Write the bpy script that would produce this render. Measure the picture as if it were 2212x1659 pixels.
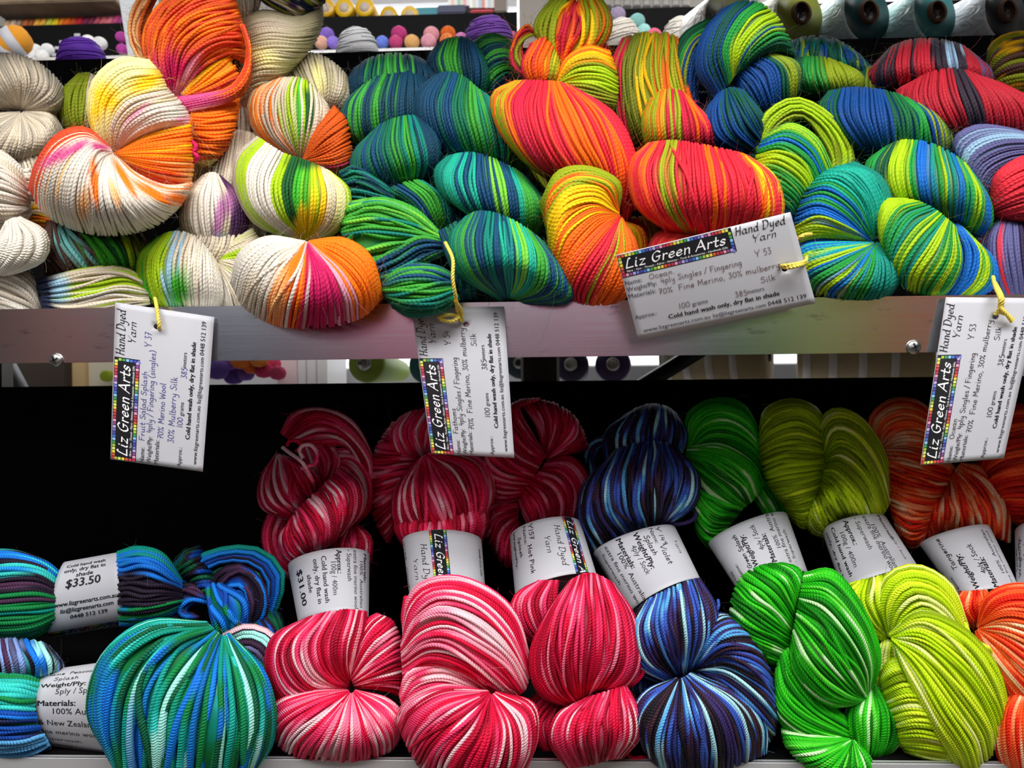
import bpy, bmesh, math, random
import numpy as np
from mathutils import Vector
for o in list(bpy.data.objects): bpy.data.objects.remove(o)
SC = bpy.context.scene
COL = SC.collection
rng = np.random.default_rng(7)
random.seed(7)

# ------------------------------------------------------------------ camera
FPX = 1660.0
CAMZ = 1.35
YAW = math.radians(-2.05)      # turned slightly to the left along the shelf
ROLL = math.radians(-0.62)
D0 = 0.50                      # distance of the aluminium rail's front face
FWD = np.array([math.sin(YAW), math.cos(YAW), 0.0])
R0 = np.array([math.cos(YAW), -math.sin(YAW), 0.0])
U0 = np.array([0, 0, 1.0])
RGT = R0 * math.cos(ROLL) + U0 * math.sin(ROLL)
UPV = -R0 * math.sin(ROLL) + U0 * math.cos(ROLL)
CAM = np.array([0, 0, CAMZ])
cam = bpy.data.cameras.new('camera')
cam.sensor_width = 36; cam.lens = 36 * FPX / 2212
cam.clip_start = 0.02; cam.clip_end = 50
cam.dof.use_dof = True; cam.dof.focus_distance = 0.53; cam.dof.aperture_fstop = 13
co = bpy.data.objects.new('camera', cam); COL.objects.link(co)
from mathutils import Matrix
m = Matrix(((RGT[0], UPV[0], -FWD[0], 0), (RGT[1], UPV[1], -FWD[1], 0), (RGT[2], UPV[2], -FWD[2], CAMZ), (0, 0, 0, 1)))
co.matrix_world = m
SC.camera = co

def P(px, py, d):
    """the point of the plane Y = D0 + d (metres) that is seen at a pixel of the 2212 x 1659 photograph"""
    px = np.asarray(px, float); py = np.asarray(py, float); d = np.asarray(d, float)
    ray = FWD * FPX + RGT * (px - 1106)[..., None] + UPV * (829.5 - py)[..., None]
    t = (D0 + d) / ray[..., 1]
    return CAM + ray * t[..., None]

# ------------------------------------------------------------------ light
w = bpy.data.worlds.new('shop_ambience'); SC.world = w; w.use_nodes = True
w.node_tree.nodes['Background'].inputs[0].default_value = (0.86, 0.92, 1.0, 1)
w.node_tree.nodes['Background'].inputs[1].default_value = 0.16
def area(name, loc, target, sx, sy, power, col=(1, 1, 1)):
    l = bpy.data.lights.new(name, 'AREA'); l.shape = 'RECTANGLE'; l.size = sx; l.size_y = sy
    l.energy = power; l.color = col
    o = bpy.data.objects.new(name, l); COL.objects.link(o); o.location = loc
    o.rotation_euler = (Vector(target) - Vector(loc)).to_track_quat('-Z', 'Y').to_euler()
    return o
area('ceiling_panel_light', (0.1, -0.5, 2.62), (0, 0.55, 1.25), 2.4, 0.6, 76, (1, 0.98, 0.96))
area('shop_window_light', (-0.4, -2.9, 2.0), (0, 0.5, 1.25), 3.0, 0.9, 17, (0.94, 0.97, 1))  # soft fill added behind the camera; no window stands there
area('ceiling_panel_light', (0.2, 1.9, 2.62), (0.2, 1.9, 0), 2.8, 0.8, 22, (1, 1, 1))
SC.view_settings.view_transform = 'Standard'; SC.view_settings.look = 'None'
SC.view_settings.gamma = 1; SC.view_settings.use_curve_mapping = False
SC.view_settings.exposure = 0.04

# ------------------------------------------------------------------ helpers
def lin(h):
    h = h.lstrip('#'); c = [int(h[i:i + 2], 16) / 255 for i in (0, 2, 4)]
    return [x / 12.92 if x <= 0.04045 else ((x + 0.055) / 1.055) ** 2.4 for x in c]

def mat(name, col, rough=0.6, metal=0.0, emit=0, bump=None, spec=0.5, alpha=None, noisecol=None):
    m = bpy.data.materials.new(name); m.use_nodes = True; nt = m.node_tree
    b = nt.nodes['Principled BSDF']; c = lin(col) if isinstance(col, str) else list(col)
    b.inputs['Base Color'].default_value = (*c, 1); b.inputs['Roughness'].default_value = rough
    b.inputs['Metallic'].default_value = metal; b.inputs['Specular IOR Level'].default_value = spec
    if emit:
        b.inputs['Emission Color'].default_value = (*c, 1); b.inputs['Emission Strength'].default_value = emit
    if noisecol:
        n = nt.nodes.new('ShaderNodeTexNoise'); tc = nt.nodes.new('ShaderNodeTexCoord'); n.inputs['Scale'].default_value = noisecol[1]
        n.inputs['Detail'].default_value = 6
        nt.links.new(tc.outputs['Object'], n.inputs['Vector'])
        r = nt.nodes.new('ShaderNodeValToRGB'); c2 = lin(noisecol[0])
        r.color_ramp.elements[0].position = 0.38; r.color_ramp.elements[1].position = 0.62
        r.color_ramp.elements[0].color = (*c, 1); r.color_ramp.elements[1].color = (*c2, 1)
        nt.links.new(n.outputs['Fac'], r.inputs[0]); nt.links.new(r.outputs[0], b.inputs['Base Color'])
    if bump:
        n = nt.nodes.new('ShaderNodeTexNoise'); tc = nt.nodes.new('ShaderNodeTexCoord'); n.inputs['Scale'].default_value = bump[0]
        nt.links.new(tc.outputs['Object'], n.inputs['Vector'])
        bp = nt.nodes.new('ShaderNodeBump'); bp.inputs['Strength'].default_value = bump[1]; bp.inputs['Distance'].default_value = 0.001
        nt.links.new(n.outputs['Fac'], bp.inputs['Height']); nt.links.new(bp.outputs[0], b.inputs['Normal'])
    return m

def yarn_mat(name, twist, plies, strength, rough, sheen):
    m = bpy.data.materials.new(name); m.use_nodes = True; nt = m.node_tree
    b = nt.nodes['Principled BSDF']; b.inputs['Roughness'].default_value = rough
    b.inputs['Specular IOR Level'].default_value = 0.22
    b.inputs['Sheen Weight'].default_value = sheen; b.inputs['Sheen Roughness'].default_value = 0.45
    a = nt.nodes.new('ShaderNodeAttribute'); a.attribute_name = 'dye'
    nt.links.new(a.outputs['Color'], b.inputs['Base Color'])
    nt.links.new(a.outputs['Color'], b.inputs['Sheen Tint'])
    uv = nt.nodes.new('ShaderNodeUVMap'); uv.uv_map = 'strand'
    sep = nt.nodes.new('ShaderNodeSeparateXYZ'); nt.links.new(uv.outputs[0], sep.inputs[0])
    # plies: a sine of (length along the strand * twist + angle round it)
    m1 = nt.nodes.new('ShaderNodeMath'); m1.operation = 'MULTIPLY'; m1.inputs[1].default_value = twist
    nt.links.new(sep.outputs[0], m1.inputs[0])
    m2 = nt.nodes.new('ShaderNodeMath'); m2.operation = 'MULTIPLY'; m2.inputs[1].default_value = plies * 6.2832
    nt.links.new(sep.outputs[1], m2.inputs[0])
    m3 = nt.nodes.new('ShaderNodeMath'); m3.operation = 'ADD'
    nt.links.new(m1.outputs[0], m3.inputs[0]); nt.links.new(m2.outputs[0], m3.inputs[1])
    m4 = nt.nodes.new('ShaderNodeMath'); m4.operation = 'SINE'; nt.links.new(m3.outputs[0], m4.inputs[0])
    bp = nt.nodes.new('ShaderNodeBump'); bp.inputs['Strength'].default_value = strength; bp.inputs['Distance'].default_value = 0.0006
    nt.links.new(m4.outputs[0], bp.inputs['Height']); nt.links.new(bp.outputs[0], b.inputs['Normal'])
    return m

M_SINGLE = yarn_mat('merino_silk_singles', 2300.0, 2, 0.27, 0.66, 0.06)
M_PLY = yarn_mat('plied_sock_yarn', 3300.0, 3, 0.42, 0.62, 0.04)
M_PAPER = mat('label_paper', '#bbbcc3', 0.55)
M_BLACKINK = mat('black_ink', '#101014', 0.5)
M_GREYINK = mat('grey_print', '#3a3a42', 0.5)
M_BLUEPEN = mat('blue_pen', '#3b3a8c', 0.5)
M_BROWNPEN = mat('brown_pen', '#5a3a38', 0.5)
M_DARKPEN = mat('dark_pen', '#251418', 0.5)
M_WHITEINK = mat('white_print', '#f4f4f4', 0.5)
M_BANNER = mat('banner_black', '#1c1d22', 0.35)
M_TIE = yarn_mat('yellow_tie', 3300.0, 3, 0.5, 0.7, 0.1)

def new_obj(name, me, parent=None, kind=None, label=None):
    o = bpy.data.objects.new(name, me); COL.objects.link(o)
    if parent is not None: o.parent = parent
    if kind: o['kind'] = kind
    if label: o['label'] = label
    return o

def thing(name, label, cat, loc=(0, 0, 0), group=None):
    o = bpy.data.objects.new(name, None); COL.objects.link(o); o.location = [float(v) for v in loc]
    o['label'] = label; o['category'] = cat
    if group: o['group'] = group
    o.empty_display_size = 0.02
    return o

def raw_mesh(name, V, F, mats, org=(0, 0, 0), smooth=False, fm=None):
    me = bpy.data.meshes.new(name); V = np.asarray(V, float) - np.asarray(org, float)
    me.from_pydata(V.tolist(), [], F); 
    for q in (mats if isinstance(mats, (list, tuple)) else [mats]): me.materials.append(q)
    if fm is not None: me.polygons.foreach_set('material_index', fm)
    if smooth: me.polygons.foreach_set('use_smooth', [True] * len(me.polygons))
    me.update(); return me

def box_mesh(name, lo, hi, m, org=(0, 0, 0), bevel=0.0):
    bm = bmesh.new(); bmesh.ops.create_cube(bm, size=1)
    lo = np.array(lo, float); hi = np.array(hi, float)
    for v in bm.verts:
        v.co = Vector(((lo + hi) / 2 + np.array(v.co) * (hi - lo) - np.array(org)).tolist())
    if bevel: bmesh.ops.bevel(bm, geom=list(bm.edges), offset=bevel, segments=2, affect='EDGES')
    me = bpy.data.meshes.new(name); bm.to_mesh(me); bm.free(); me.materials.append(m); return me

def lathe(name, prof, axis_o, axis_d, m, seg=28, org=(0, 0, 0), mats=None, fmat=None):
    """prof = [(t along the axis, radius)]"""
    d = Vector(axis_d).normalized(); a = d.orthogonal().normalized(); b = d.cross(a)
    V = []; F = []; fm = []
    for (t, r) in prof:
        for k in range(seg):
            an = 2 * math.pi * k / seg
            p = Vector(axis_o) + d * t + (a * math.cos(an) + b * math.sin(an)) * max(r, 1e-5) - Vector(org); V.append(p[:])
    for i in range(len(prof) - 1):
        for k in range(seg):
            k2 = (k + 1) % seg
            F.append((i * seg + k, i * seg + k2, (i + 1) * seg + k2, (i + 1) * seg + k)); fm.append(fmat[i] if fmat else 0)
    me = raw_mesh(name, V, F, mats or m, (0, 0, 0), True, fm)
    return me

def resample(pts, M, uu=None):
    """Catmull-Rom through pts, sampled at fractions uu of its length"""
    p = np.asarray(pts, float)
    if len(p) == 2: fine = p[0] + (p[1] - p[0]) * np.linspace(0, 1, 40)[:, None]
    else:
        q = np.vstack([2 * p[0] - p[1], p, 2 * p[-1] - p[-2]]); out = []
        t = np.linspace(0, 1, 14)[:, None]
        for i in range(len(p) - 1):
            a, b, c, e = q[i], q[i + 1], q[i + 2], q[i + 3]
            out.append(0.5 * ((2 * b) + (-a + c) * t + (2 * a - 5 * b + 4 * c - e) * t ** 2 + (-a + 3 * b - 3 * c + e) * t ** 3))
        fine = np.vstack(out)
    L = np.r_[0, np.cumsum(np.linalg.norm(np.diff(fine, axis=0), axis=1))]
    L = L / max(L[-1], 1e-9)
    if uu is None: uu = np.linspace(0, 1, M)
    return np.stack([np.interp(uu, L, fine[:, k]) for k in range(p.shape[1])], 1)

def smooth_noise(n, M, knots, lo=-1.0, hi=1.0):
    k = max(2, int(math.ceil(knots)) + 1)
    v = rng.uniform(lo, hi, (n, k + 1)); x = np.linspace(0, k - 1, M)[None, :] + rng.uniform(0, 1, (n, 1))
    x = np.clip(x, 0, k - 1e-6); i = x.astype(int); t = x - i; t = t * t * (3 - 2 * t)
    r = np.arange(n)[:, None]
    return v[r, i] * (1 - t) + v[r, np.minimum(i + 1, k)] * t

def stops(cols, x):
    """colour stops -> soft-edged steps"""
    pos = np.array([c[0] for c in cols]); rgb = np.array([lin(PAL.get(c[1], c[1])) for c in cols])
    x = np.clip(x, pos[0], pos[-1]); i = np.clip(np.searchsorted(pos, x) - 1, 0, len(pos) - 2)
    t = (x - pos[i]) / np.maximum(pos[i + 1] - pos[i], 1e-6)
    t = np.clip((t - 0.5) * 2.6 + 0.5, 0, 1)[..., None]
    return rgb[i] * (1 - t) + rgb[i + 1] * t

def dye(spec, s, u, px, py, n, M):
    """the colour dyed into each point of each strand"""
    mode = spec[0]
    if mode == 'b':
        jit = (spec[2] if len(spec) > 2 else 0.035) * 1.4 + .006
        ids = s + rng.normal(0, jit, (n, 1)) + smooth_noise(n, M, 3) * jit * 0.6
        c = stops(spec[1], ids)
    else:
        wts = np.array([a for a, _ in spec[1]], float); cum = np.cumsum(wts) / wts.sum(); ctr = cum - wts / wts.sum() / 2
        kn = spec[2] if len(spec) > 2 else 3
        v = smooth_noise(n, M, kn, 0, 1); v = np.clip((v - 0.5) * 1.3 + 0.5, 0, 1)
        cc = [(0.0, spec[1][0][1])] + [(float(p), q[1]) for p, q in zip(ctr, spec[1])] + [(1.0, spec[1][-1][1])]
        c = stops(cc, v)
    for (x, y, rx, ry, rot, colr, soft) in (spec[3] if len(spec) > 3 else []):
        ca, sa = math.cos(math.radians(rot)), math.sin(math.radians(rot))
        dx = px - x; dy = py - y
        q = np.sqrt(((dx * ca + dy * sa) / rx) ** 2 + ((-dx * sa + dy * ca) / ry) ** 2) + rng.normal(0, 0.13, (n, 1)) + smooth_noise(n, M, 6) * 0.12
        k = np.clip((1 - q) / soft + 0.5, 0, 1)[..., None]
        c = c * (1 - k) + np.array(lin(PAL.get(colr, colr))) * k
    c = c * (1 + rng.normal(0, 0.05, (n, 1, 1)) + smooth_noise(n, M, 8)[..., None] * 0.05)
    return np.clip(c, 0.0015, 0.95)

class MB:
    """collects tubes and grids with dye colour and strand coordinates"""
    def __init__(s): s.V = []; s.F = []; s.C = []; s.UV = []; s.n = 0
    def tubes(s, Pt, N, R, C, sides=5):
        """Pt (n,M,3) centre lines, N (n,M,3) outward, R (n,M) radius, C (n,M,3) colours"""
        n, M = Pt.shape[:2]
        T = np.gradient(Pt, axis=1); T /= np.maximum(np.linalg.norm(T, axis=2, keepdims=True), 1e-12)
        S = np.cross(T, N); S /= np.maximum(np.linalg.norm(S, axis=2, keepdims=True), 1e-12)
        N2 = np.cross(S, T)
        an = np.arange(sides) * 2 * math.pi / sides + math.pi / 2
        ring = Pt[:, :, None, :] + R[:, :, None, None] * (np.cos(an)[None, None, :, None] * S[:, :, None, :] + np.sin(an)[None, None, :, None] * N2[:, :, None, :])
        base = s.n; idx = (np.arange(n)[:, None, None] * M + np.arange(M - 1)[None, :, None]) * sides + np.arange(sides)[None, None, :]
        nx = (np.arange(n)[:, None, None] * M + np.arange(M - 1)[None, :, None]) * sides + ((np.arange(sides) + 1) % sides)[None, None, :]
        F = np.stack([idx, nx, nx + sides, idx + sides], -1).reshape(-1, 4) + base
        L = np.concatenate([np.zeros((n, 1)), np.cumsum(np.linalg.norm(np.diff(Pt, axis=1), axis=2), 1)], 1)
        L = L + rng.uniform(0, 0.02, (n, 1))
        uvl = np.broadcast_to(L[:, :-1, None], (n, M - 1, sides)); uvl2 = np.broadcast_to(L[:, 1:, None], (n, M - 1, sides))
        v0 = np.broadcast_to((np.arange(sides) / sides)[None, None, :], (n, M - 1, sides)); v1 = v0 + 1.0 / sides
        uv = np.stack([np.stack([uvl, v0], -1), np.stack([uvl, v1], -1), np.stack([uvl2, v1], -1), np.stack([uvl2, v0], -1)], -2).reshape(-1, 2)
        s.V.append(ring.reshape(-1, 3)); s.F.append(F); s.UV.append(uv)
        s.C.append(np.repeat(C.reshape(-1, 3), sides, 0)); s.n += n * M * sides
    def grid(s, G, C, wrap=True):
        n, M = G.shape[:2]; a = np.arange(n if wrap else n - 1)[:, None]; b = np.arange(M - 1)[None, :]
        a2 = (a + 1) % n
        F = np.stack([a * M + b, a * M + b + 1, a2 * M + b + 1, a2 * M + b], -1).reshape(-1, 4) + s.n
        s.V.append(G.reshape(-1, 3)); s.F.append(F); s.C.append(C.reshape(-1, 3)); s.UV.append(np.zeros((len(F) * 4, 2))); s.n += n * M
    def build(s, name, m, org):
        V = np.vstack(s.V) - np.asarray(org); F = np.vstack(s.F); C = np.vstack(s.C); UV = np.vstack(s.UV)
        me = bpy.data.meshes.new(name)
        me.vertices.add(len(V)); me.vertices.foreach_set('co', V.astype('f').ravel())
        me.loops.add(len(F) * 4); me.loops.foreach_set('vertex_index', F.astype('i').ravel())
        me.polygons.add(len(F)); me.polygons.foreach_set('loop_start', np.arange(0, len(F) * 4, 4, dtype='i'))
        me.polygons.foreach_set('use_smooth', np.ones(len(F), bool))
        uvl = me.uv_layers.new(name='strand'); uvl.data.foreach_set('uv', UV.astype('f').ravel())
        ca = me.color_attributes.new('dye', 'FLOAT_COLOR', 'POINT')
        ca.data.foreach_set('color', np.hstack([C, np.ones((len(C), 1))]).astype('f').ravel())
        me.materials.append(m); me.update(calc_edges=True); me.validate(); return me

TRI = [0]
def coil_geo(mb, g, d, spec, sw=7.2, b0=-78, b1=82, bow=0.22, thick=0.85, e=0.35, fuzz=0.0, stray=0, M=20, twist=0.0, loose=0.32, tilt=0.0, gap=1.0):
    """one bulging bundle of strands. g = guide strands (photo pixels) from one silhouette to the other"""
    if b1 >= 80: b1 = 122                                      # strands go on over the silhouette and round the back
    if b0 <= -76: b0 = -116
    M = M + 4
    be = np.radians(np.linspace(b0, b1, M)); sb = np.sin(be)
    lo = math.sin(math.radians(max(b0, -90))); hi = math.sin(math.radians(min(b1, 90)))
    u = (sb - lo) / (hi - lo); cb = np.cos(be)
    G = np.stack([resample(q, M, u) for q in g])               # k,M,2
    k = len(g)
    wid = np.linalg.norm(np.diff(G, axis=0), axis=2).sum(0); wmax = wid.max()
    h = thick * 0.5 * (wid ** (1 - e)) * (wmax ** e) * np.sign(cb) * (np.abs(cb) ** e)
    def across(s):                                             # s (n,M) in 0..1
        x = np.clip(s, 0, 1) * (k - 1); i = np.clip(x.astype(int), 0, k - 2); t = (x - i)[..., None]
        c = np.arange(M)[None, :]
        if k == 2: return G[i, c] * (1 - t) + G[i + 1, c] * t
        a_ = np.where((i > 0)[..., None], G[np.maximum(i - 1, 0), c], 2 * G[i, c] - G[i + 1, c])
        e_ = np.where((i + 2 < k)[..., None], G[np.minimum(i + 2, k - 1), c], 2 * G[i + 1, c] - G[i, c])
        b_, c_ = G[i, c], G[i + 1, c]
        return 0.5 * ((2 * b_) + (-a_ + c_) * t + (2 * a_ - 5 * b_ + 4 * c_ - e_) * t ** 2 + (-a_ + 3 * b_ - 3 * c_ + e_) * t ** 3)
    D = D0 + d
    def place(ph, lift=0.0):
        s = (1 - np.cos(ph)) / 2
        pix = across(s)
        off = bow * wmax * cb[None, :] + np.sin(ph) * h[None, :] + tilt * (u - 0.5)[None, :] * wmax + lift
        dep = d - off * D / FPX
        return P(pix[..., 0], pix[..., 1], dep), pix, s
    # core
    nc = 22; phc = np.linspace(0, 2 * math.pi, nc, endpoint=False)[:, None] + np.zeros((1, M))
    Pc, pixc, sc = place(phc)
    ctr = Pc.mean(0, keepdims=True)
    Cc = dye(spec, sc, np.broadcast_to(u, sc.shape), pixc[..., 0], pixc[..., 1], nc, M)
    pxm = D / FPX
    shrink = 1 - np.minimum(0.45 * sw * pxm / np.maximum(np.linalg.norm(Pc - ctr, axis=2, keepdims=True), 1e-6), 0.6)
    mb.grid(ctr + (Pc - ctr) * shrink, Cc * 0.8)  # core darker than its strands: shade in the gaps is put into the colour
    # strands
    hm = h.max(); half = math.pi * math.sqrt(((wmax / 2) ** 2 + hm ** 2) / 2)
    span = math.radians(204)
    n = max(4, int(half * 204 / 180 / sw / gap)); ph0 = (np.linspace(0, 1, n) - 0.5) * span + math.pi / 2
    ph0 = ph0 + rng.normal(0, 0.12 * span / n, n)
    ph = ph0[:, None] + smooth_noise(n, M, 3.5) * loose * span / n * 1.3 + twist * (u - 0.5)[None, :]
    lift = smooth_noise(n, M, 3) * sw * 0.22 * (0.5 + loose) + rng.normal(0, 0.12 * sw, (n, 1))
    if stray:
        q = rng.uniform(0.25, math.pi - 0.25, stray)
        phs = q[:, None] + (u - 0.5)[None, :] * rng.normal(0, 0.22, (stray, 1)) + smooth_noise(stray, M, 3) * 0.09
        ph = np.vstack([ph, phs]); lift = np.vstack([lift, sw * 0.45 + np.abs(smooth_noise(stray, M, 3)) * sw * 0.6]); n += stray
    Ps, pix, s = place(ph, lift)
    N = Ps - ctr; N /= np.maximum(np.linalg.norm(N, axis=2, keepdims=True), 1e-9)
    C = dye(spec, s, np.broadcast_to(u, s.shape), pix[..., 0], pix[..., 1], n, M)
    loc = np.clip(wid / wmax, 0.36, 1)[None, :] ** 0.42
    R = sw * 0.60 * pxm * loc * (1 + rng.normal(0, 0.06, (n, 1)) + smooth_noise(n, M, 7) * 0.08)
    mb.tubes(Ps, N, R, C, 5)
    TRI[0] += n * (M - 1) * 10 + nc * (M - 1) * 2
    # flyaway fibres
    nf = int(fuzz * 1.6)
    if nf:
        i = rng.integers(0, n, nf); j = rng.integers(1, M - 1, nf)
        p0 = Ps[i, j]; nn = N[i, j]; tt = Ps[i, np.minimum(j + 1, M - 1)] - Ps[i, j - 1]; tt /= np.maximum(np.linalg.norm(tt, axis=1, keepdims=True), 1e-9)
        rv = rng.normal(0, 1, (nf, 3)); L = rng.gamma(2.2, 5.6, nf)[:, None] * pxm
        dr = tt * rng.normal(0, 1, (nf, 1)) + nn * np.abs(rng.normal(0.35, 0.35, (nf, 1))) + rv * 0.35
        dr /= np.linalg.norm(dr, axis=1, keepdims=True); cv = rng.normal(0, 0.7, (nf, 3)) - nn * 0.25
        tq = np.linspace(0, 1, 5)
        Pf = p0[:, None] + nn[:, None] * (sw * 0.4 * pxm) + dr[:, None] * L[:, None] * tq[None, :, None] + cv[:, None] * L[:, None] * (tq ** 2)[None, :, None]
        Cf = C[i, j][:, None, :] * np.ones((1, 5, 1)) * 0.85 + 0.06
        Nf = np.broadcast_to(np.array([0.1, -1, 0.2]), Pf.shape)
        mb.tubes(Pf, Nf, np.full((nf, 5), 0.27 * pxm) * np.linspace(1, .5, 5)[None, :], Cf, 3)
        TRI[0] += nf * 24

SKEINS = {}
def skein(name, label, coils, mt=M_SINGLE, group=None, fuzz=150, sw=6.3, name_part='yarn_coil'):
    """coils = list of dicts / tuples (d_cm, spec, guides, options)"""
    allp = np.array([q for c in coils for g in c[2] for q in g]); dm = np.mean([c[0] for c in coils]) / 100
    base = P(allp[:, 0].mean(), allp[:, 1].max(), dm)
    root = thing(name, label, 'yarn', base, group)
    for c in coils:
        d, spec, g = c[0] / 100, c[1], c[2]; opt = dict(c[3]) if len(c) > 3 else {}
        pn = opt.pop('name', name_part)
        opt.setdefault('sw', sw); opt.setdefault('fuzz', fuzz)
        mb = MB(); coil_geo(mb, g, d, spec, **opt)
        new_obj(pn, mb.build(pn, mt, base), root, 'stuff')
    root['_b'] = 1; del root['_b']
    SKEINS[label] = (root, base)
    return root, base

def FAN(**k):
    o = dict(e=0.75, b0=-62, b1=86, bow=0.04, thick=0.7); o.update(k); return o

def strand(name, pts, r, colr, m, parent=None, base=(0, 0, 0), label=None, cols=None, M=None):
    """one loose strand through (px, py, depth in cm)"""
    p = np.array(pts, float); M = M or max(12, len(p) * 7)
    q = resample(p, M); W = P(q[:, 0], q[:, 1], q[:, 2] / 100)[None]
    N = np.broadcast_to(np.array([0.05, -1, 0.1]), W.shape)
    D = (D0 + q[:, 2] / 100)[None] / FPX
    if cols: C = stops(cols, np.linspace(0, 1, M)[None])
    else: C = np.broadcast_to(np.array(lin(PAL.get(colr, colr))), W.shape).copy()
    mb = MB(); mb.tubes(W, N, r * D * np.ones((1, M)), C, 7)
    o = new_obj(name, mb.build(name, m, base), parent, None, label)
    return o
# ------------------------------------------------------------------ dye colours
PAL = dict(
 cream='#d6c8b0', white='#dcd5c8', nat='#b8ad9c', ecru='#bdb38e', palyel='#f0e9a0', yellow='#ffd21a', gold='#f2b705', peach='#f7b878', orange='#ff7a12', dorange='#cc5412',
 rorange='#e04826', coral='#e8503c', magenta='#c2185b', pink='#d8508c', lpink='#e8a0b8', olive='#8a9a1c', lime='#a8cc18', green='#3fae2a', dgreen='#1c5a2c',
 aqua='#7fd0cc', lblue='#9cc4dc', purple='#4a2a52', mauve='#b070a0', brown='#5c4038', navy='#1c2440',
 fteal='#0e7c6c', fnavy='#12466c', fdk='#0b3a52', fgreen='#3c9c34', flime='#78c83c', faqua='#1ca88c', fdg='#12664a',
 rred='#e0283c', rdred='#b81c30', ror='#ff6a14', ryel='#ffc810', rlime='#94a41a', roliv='#767f20', rmag='#c8203e',
 oblue='#1268c0', odb='#0c4284', oteal='#108474', ogreen='#22903a', olime='#a4c814', ool='#86981a', oaqua='#16a48e', odg='#0c5038',
 mar='#a81c2c', mdk='#2c2430', slate='#5a5a88', lsl='#8fb0cc', dpur='#2c2240', mred='#d82c3c',
 cred='#d80c3c', cdred='#a8062c', cpink='#f03468', clpink='#f67e9c', cwhite='#fcc8d0',
 vblack='#16101c', vpur='#35285e', vblue='#3858b8', vlb='#58a4dc', vpale='#a8dce8', vbr='#38202c',
 ggr='#1cae10', gdg='#0e7a0a', glt='#5cd838', gpale='#c4f4b0', gmid='#34c41c',
 ly='#b8dc08', lydk='#8aa604', lylt='#d8f028', lypale='#ecf890',
 tor='#ff5420', tred='#e02008', tlt='#ff8a58', tpale='#ffc8a0', tdr='#b01408',
 pteal='#0c9a88', pgreen='#0c8040', paqua='#38d0c8', ppale='#a4f0e4', pblue='#1478e0', pdb='#0c48a8', pdk='#201628', ppur='#4a2a48', plav='#88a8e8', pdg='#0a5c3c')
A, B = 'b', 'm'
def mixw(*a, k=3, patches=()): return ('m', list(a), k, list(patches))
def band(*a, j=0.035, patches=()): return ('b', list(a), j, list(patches))

# ================================================================== UPPER SHELF
UP = 'hand dyed singles skeins heaped on the upper shelf'
LO = 'labelled skeins leaning in the lower shelf'
natmix = mixw((1, 'nat'), (1, 'cream'))
skein('yarn_skein', 'undyed greyish cream skein at the back of the upper shelf, far left', [
 (15, natmix, [[(44,242),(-20,230),(-90,215)], [(44,242),(0,190),(-40,130)], [(44,242),(40,180),(10,116)], [(44,242),(90,185),(80,135)], [(44,242),(110,225),(138,195)], [(48,246),(95,260),(130,262)]], FAN()),
 (13, natmix, [[(44,242),(-20,250),(-80,290)], [(42,246),(0,300),(-20,350)], [(46,246),(60,300),(45,352)], [(50,244),(100,275),(108,335)], [(52,242),(105,240),(140,290)]], FAN()),
 (12, natmix, [[(30,330),(30,370),(40,420)], [(60,322),(75,370),(80,420)], [(100,310),(110,360),(110,420)]], {}),
], M_SINGLE, UP, 120)
skein('yarn_skein', 'bright white skein with a thick knotted end beside the rail, far left', [
 (5, mixw((1, 'white'), (1, 'cream')), [[(-90,330),(-10,325),(45,365),(60,400)], [(-90,380),(-10,372),(40,400),(64,420)], [(-90,430),(-10,430),(40,440),(64,445)], [(-90,500),(0,492),(45,485),(66,460)]], {}),
 (4, mixw((1, 'white')), [[(62,366),(44,372),(42,388),(66,392)], [(70,395),(46,400),(50,422),(72,430)]], dict(sw=9)),
 (1.5, mixw((1, 'white')), [[(15,480),(0,510),(-25,550),(-45,592)], [(28,474),(40,520),(20,560),(-20,594)], [(44,471),(98,505),(92,560),(10,596)]], dict(sw=10.5, M=18, loose=.2)),
 (3, mixw((1, 'white'), (1, 'nat')), [[(-80,560),(10,575),(70,600),(94,660)], [(-80,600),(0,610),(60,640),(88,674)], [(-80,660),(-20,668),(40,680),(80,678)]], dict(sw=9)),
], M_PLY, UP, 60, 9)
skein('yarn_skein', 'olive green and pink skein peeking out behind the yellow and orange skein', [
 (14, band((0, 'olive'), (.5, 'olive'), (.8, 'cream'), (1, 'nat'), patches=[(150, 240, 40, 55, 0, 'olive', .5)]), [[(170,160),(134,200),(130,250),(152,292)], [(190,158),(172,200),(168,250),(180,290)], [(205,165),(215,210),(212,250),(200,290)]], {}),
 (15, band((0, 'lpink'), (.3, 'nat'), (1, 'nat')), [[(134,200),(108,240),(98,290),(105,350)], [(150,210),(135,250),(128,300),(130,350)], [(165,230),(160,270),(160,320),(160,350)]], {}),
], M_SINGLE, UP, 60)
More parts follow.
